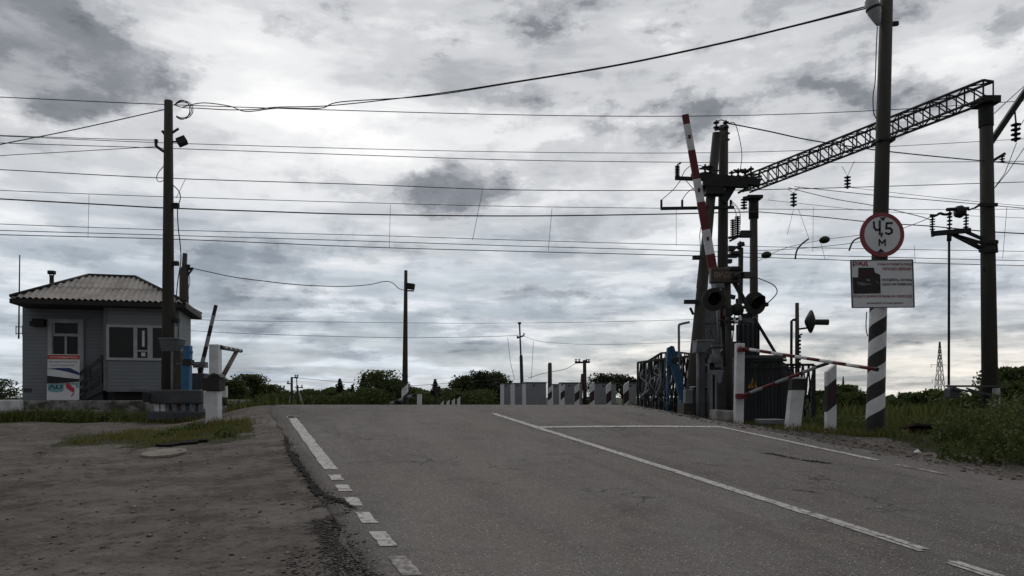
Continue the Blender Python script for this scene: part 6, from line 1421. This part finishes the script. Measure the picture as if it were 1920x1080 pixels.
x, y = scatter(26000, 2, 60, 22, 110, lambda x, y: grass_zone(x, y) * (road_v(x, y) > 9), 1.2)
blades('meadow_grass', x, y, RNG.uniform(.25, .7, len(x)), .03, M_['grass'], 'rough meadow grass reaching to the far bushes on the right')
x, y = scatter(60000, -8, -3, 8.5, 14.5, lambda x, y: grass_zone(x, y) ** 1.6 * (road_v(x, y) < .45) * np.clip(fbm(x * 2.6, y * 2.6, 3, 61) * 3.2 - .9, .06, 1))
blades('short_grass', x, y, RNG.uniform(.03, .10, len(x)) * (.35 + .65 * grass_zone(x, y)) * (.5 + fbm(x * 2, y * 2, 3, 35)), .005, M_['grass_dry'], 'short yellowish grass round the white barrier post on the left', .5)
xs = []; ys_ = []
for cx, cy, sx, n in ((-10.2, 15.9, .5, 1300), (-9.3, 15.7, .35, 900), (-10.9, 16.1, .8, 900), (-7.6, 15.9, 1.0, 1800), (-12.4, 16.4, .9, 700), (-6.3, 15.2, .9, 1100)):
    xs.append(RNG.normal(cx, sx, n)); ys_.append(RNG.normal(cy, .22, n))
x = np.concatenate(xs); y = np.concatenate(ys_)
blades('weeds', x, y, RNG.uniform(.08, .34, len(x)) * (.5 + fbm(x * 1.5, y * 1.5, 2, 36)), .009, M_['grass'], 'dark weeds growing at the foot of the concrete platform', .5)
# loose stones: verge on the right, trodden earth on the left
def stones(name, x, y, s, mat, label):
    n = len(x); base8 = np.array([[-1, -1, -.5], [1, -1, -.5], [1, 1, -.5], [-1, 1, -.5], [-.7, -.7, .6], [.7, -.7, .6], [.7, .7, .6], [-.7, .7, .6]])
    a = RNG.uniform(0, 6.28, n); ca, sa = np.cos(a)[:, None], np.sin(a)[:, None]
    B = base8[None] * RNG.uniform(.55, 1.3, (n, 8, 3)) * s[:, None, None] * np.array([1, .8, .6])
    X = B[..., 0] * ca - B[..., 1] * sa + x[:, None]; Y = B[..., 0] * sa + B[..., 1] * ca + y[:, None]; Z = B[..., 2] + np.where((road_v(x, y) > V_L) & (road_v(x, y) < V_R), zroad(y), gz(x, y))[:, None] + s[:, None] * .12
    q = np.array([[4, 5, 6, 7], [0, 1, 5, 4], [1, 2, 6, 5], [2, 3, 7, 6], [3, 0, 4, 7]])
    Fq = (np.arange(n)[:, None, None] * 8 + q[None]).reshape(-1, 4)
    o = mesh_np(name, np.stack([X, Y, Z], -1).reshape(-1, 3), Fq, mat); return tag(o, label, 'gravel', kind='stuff')
M_['stone'] = leaf_material('loose_stone', (.045, .036, .031), (.12, .108, .098), (.24, .225, .21), 0.0)
x, y = scatter(9000, 2, 9, 6, 17, lambda x, y: ((road_v(x, y) > 7.05) & (road_v(x, y) < 9.2)) * np.clip(1.35 - np.abs(road_v(x, y) - 7.7) * .8, .1, 1))
stones('gravel', x, y, .010 + .022 * RNG.uniform(0, 1, len(x)) ** 3, M_['stone'], 'loose gravel along the right verge')
x, y = scatter(9000, -9, .3, 4, 15, lambda x, y: (road_v(x, y) < .85) * (1 - grass_zone(x, y)) * np.clip(fbm(x, y, 3, 51) * 2 - .5, .1, 1), 1.4)
stones('pebbles', x, y, .004 + .020 * RNG.uniform(0, 1, len(x)) ** 6, M_['stone'], 'small stones scattered over the trodden earth on the left')

M_['dark_stone'] = leaf_material('black_crumb', (.010, .009, .009), (.045, .038, .034), (.10, .09, .08), 0.0)
q = []
for k in range(1500):
    t = random.random() ** .7; cx = np.interp(t, [0, .3, .6, 1], [608, 632, 652, 680]); q.append(on_slope(cx + random.gauss(0, 12 + 10 * t), 970 + 135 * t))
for k in range(500): t = random.random(); q.append(on_slope(np.interp(t, [0, .3, .6, 1], [534, 560, 588, 660]) + random.gauss(0, 6), np.interp(t, [0, .3, .6, 1], [818, 872, 915, 954]) + random.gauss(0, 5)))
for k in range(500): t = random.random(); q.append(on_slope(540 + 120 * t + random.gauss(0, 20), 1060 + random.gauss(0, 22)))
q = np.array(q); ins_ = (road_v(q[:, 0], q[:, 1]) > V_L + .02)
q[:, 0] -= np.where(ins_, .0, 0)
stones('asphalt_crumbs', q[:, 0], q[:, 1], .004 + .012 * RNG.uniform(0, 1, len(q)) ** 2.5, M_['dark_stone'], 'black asphalt crumbs spilled along the broken left road edge')

# far woodland that reads as one mass, and leafy weeds
def mass(name, label, px0, px1, d0, d1, top, n, leaf, mat, seed):
    rng = np.random.default_rng(seed); px = rng.uniform(px0, px1, n); d = rng.uniform(d0, d1, n); x = (px - 960) / F * d
    tp = top + 13 * (fbm(px * .045, px * 0 + seed, 4, seed) - .5) * 2 + 2 * rng.normal(size=n) * .3
    ztop = EYE + (HOR - tp) / F * d; zb = gz(x, d, bumps=False, sink=False); z = zb + np.maximum(ztop - zb, .2) * rng.uniform(0, 1, n) ** .6
    V, Fq = leaves(np.stack([x, d, z], 1), leaf, rng); return tag(mesh_np(name, V, Fq, mat), label, 'woodland', kind='stuff')
mass('woodland', 'continuous dark scrub along the horizon left of the grey cabinets', 412, 955, 108, 124, 733, 26000, .30, M_['leaf'], 3)
mass('woodland', 'far scrub along the horizon on the right side of the railway', 1470, 1990, 92, 120, 748, 16000, .28, M_['leaf'], 5)
M_['weed'] = leaf_material('weed_leaves', (.046, .064, .020), (.090, .118, .034), (.16, .165, .06), .35)
def weed_patch(label, spots, seed):
    rng = np.random.default_rng(seed); C = []
    for cx, cy, r, h, n in spots:
        a = rng.uniform(0, 6.28, n); q = r * np.sqrt(rng.uniform(0, 1, n)); x = cx + q * np.cos(a); y = cy + q * np.sin(a); C.append(np.stack([x, y, gz(x, y) + h * rng.uniform(.05, 1, n) * (1 - .6 * (q / r) ** 2)], 1))
    V, Fq = leaves(np.concatenate(C), .032, rng); return tag(mesh_np('weeds', V, Fq, M_['weed']), label, 'weeds', kind='stuff')
sp = []
for k in range(46):
    px = random.uniform(1770, 1960); d = random.uniform(8.8, 15); sp.append((PX(px, d), d, random.uniform(.12, .35), random.uniform(.15, .5) + (.25 if px > 1870 else 0), 240))
for k in range(22):
    px = random.uniform(1500, 1780); d = random.uniform(12.3, 16); sp.append((PX(px, d), d, random.uniform(.12, .3), random.uniform(.1, .28), 150))
weed_patch('leafy weeds mixed into the tall grass at the right edge', sp, 9)
sp = []
for k in range(16):
    px = random.uniform(90, 470); d = random.uniform(9.6, 11.8) if px > 300 else random.uniform(14.8, 15.8); sp.append((PX(px, d), d, random.uniform(.06, .2), random.uniform(.05, .16) + (.15 if d > 14 else 0), 120))
weed_patch('small leafy weeds in the short grass and before the platform', sp, 10)

xs = []; ys_ = []
for px, d, r, n in ((1384, 12.75, .22, 160), (1490, 12.1, .28, 260), (1557, 11.7, .26, 320), (1640, 11.25, .32, 420), (401, 11.65, .28, 420), (419, 14.8, .25, 150), (330, 14.5, .7, 420), (1858, 19.6, .4, 260), (1440, 15.1, .7, 260), (1318, 13.6, .3, 90)):
    xs.append(RNG.normal(PX(px, d), r, n)); ys_.append(RNG.normal(d, .10, n))
x = np.concatenate(xs); y = np.concatenate(ys_); k = road_v(x, y) < V_L - .1; k |= road_v(x, y) > V_R + .05; x = x[k]; y = y[k]
blades('tufts', x, y, RNG.uniform(.04, .17, len(x)), .005, M_['grass_dry'], 'sparse tufts gathered at the feet of posts and boxes', .6)
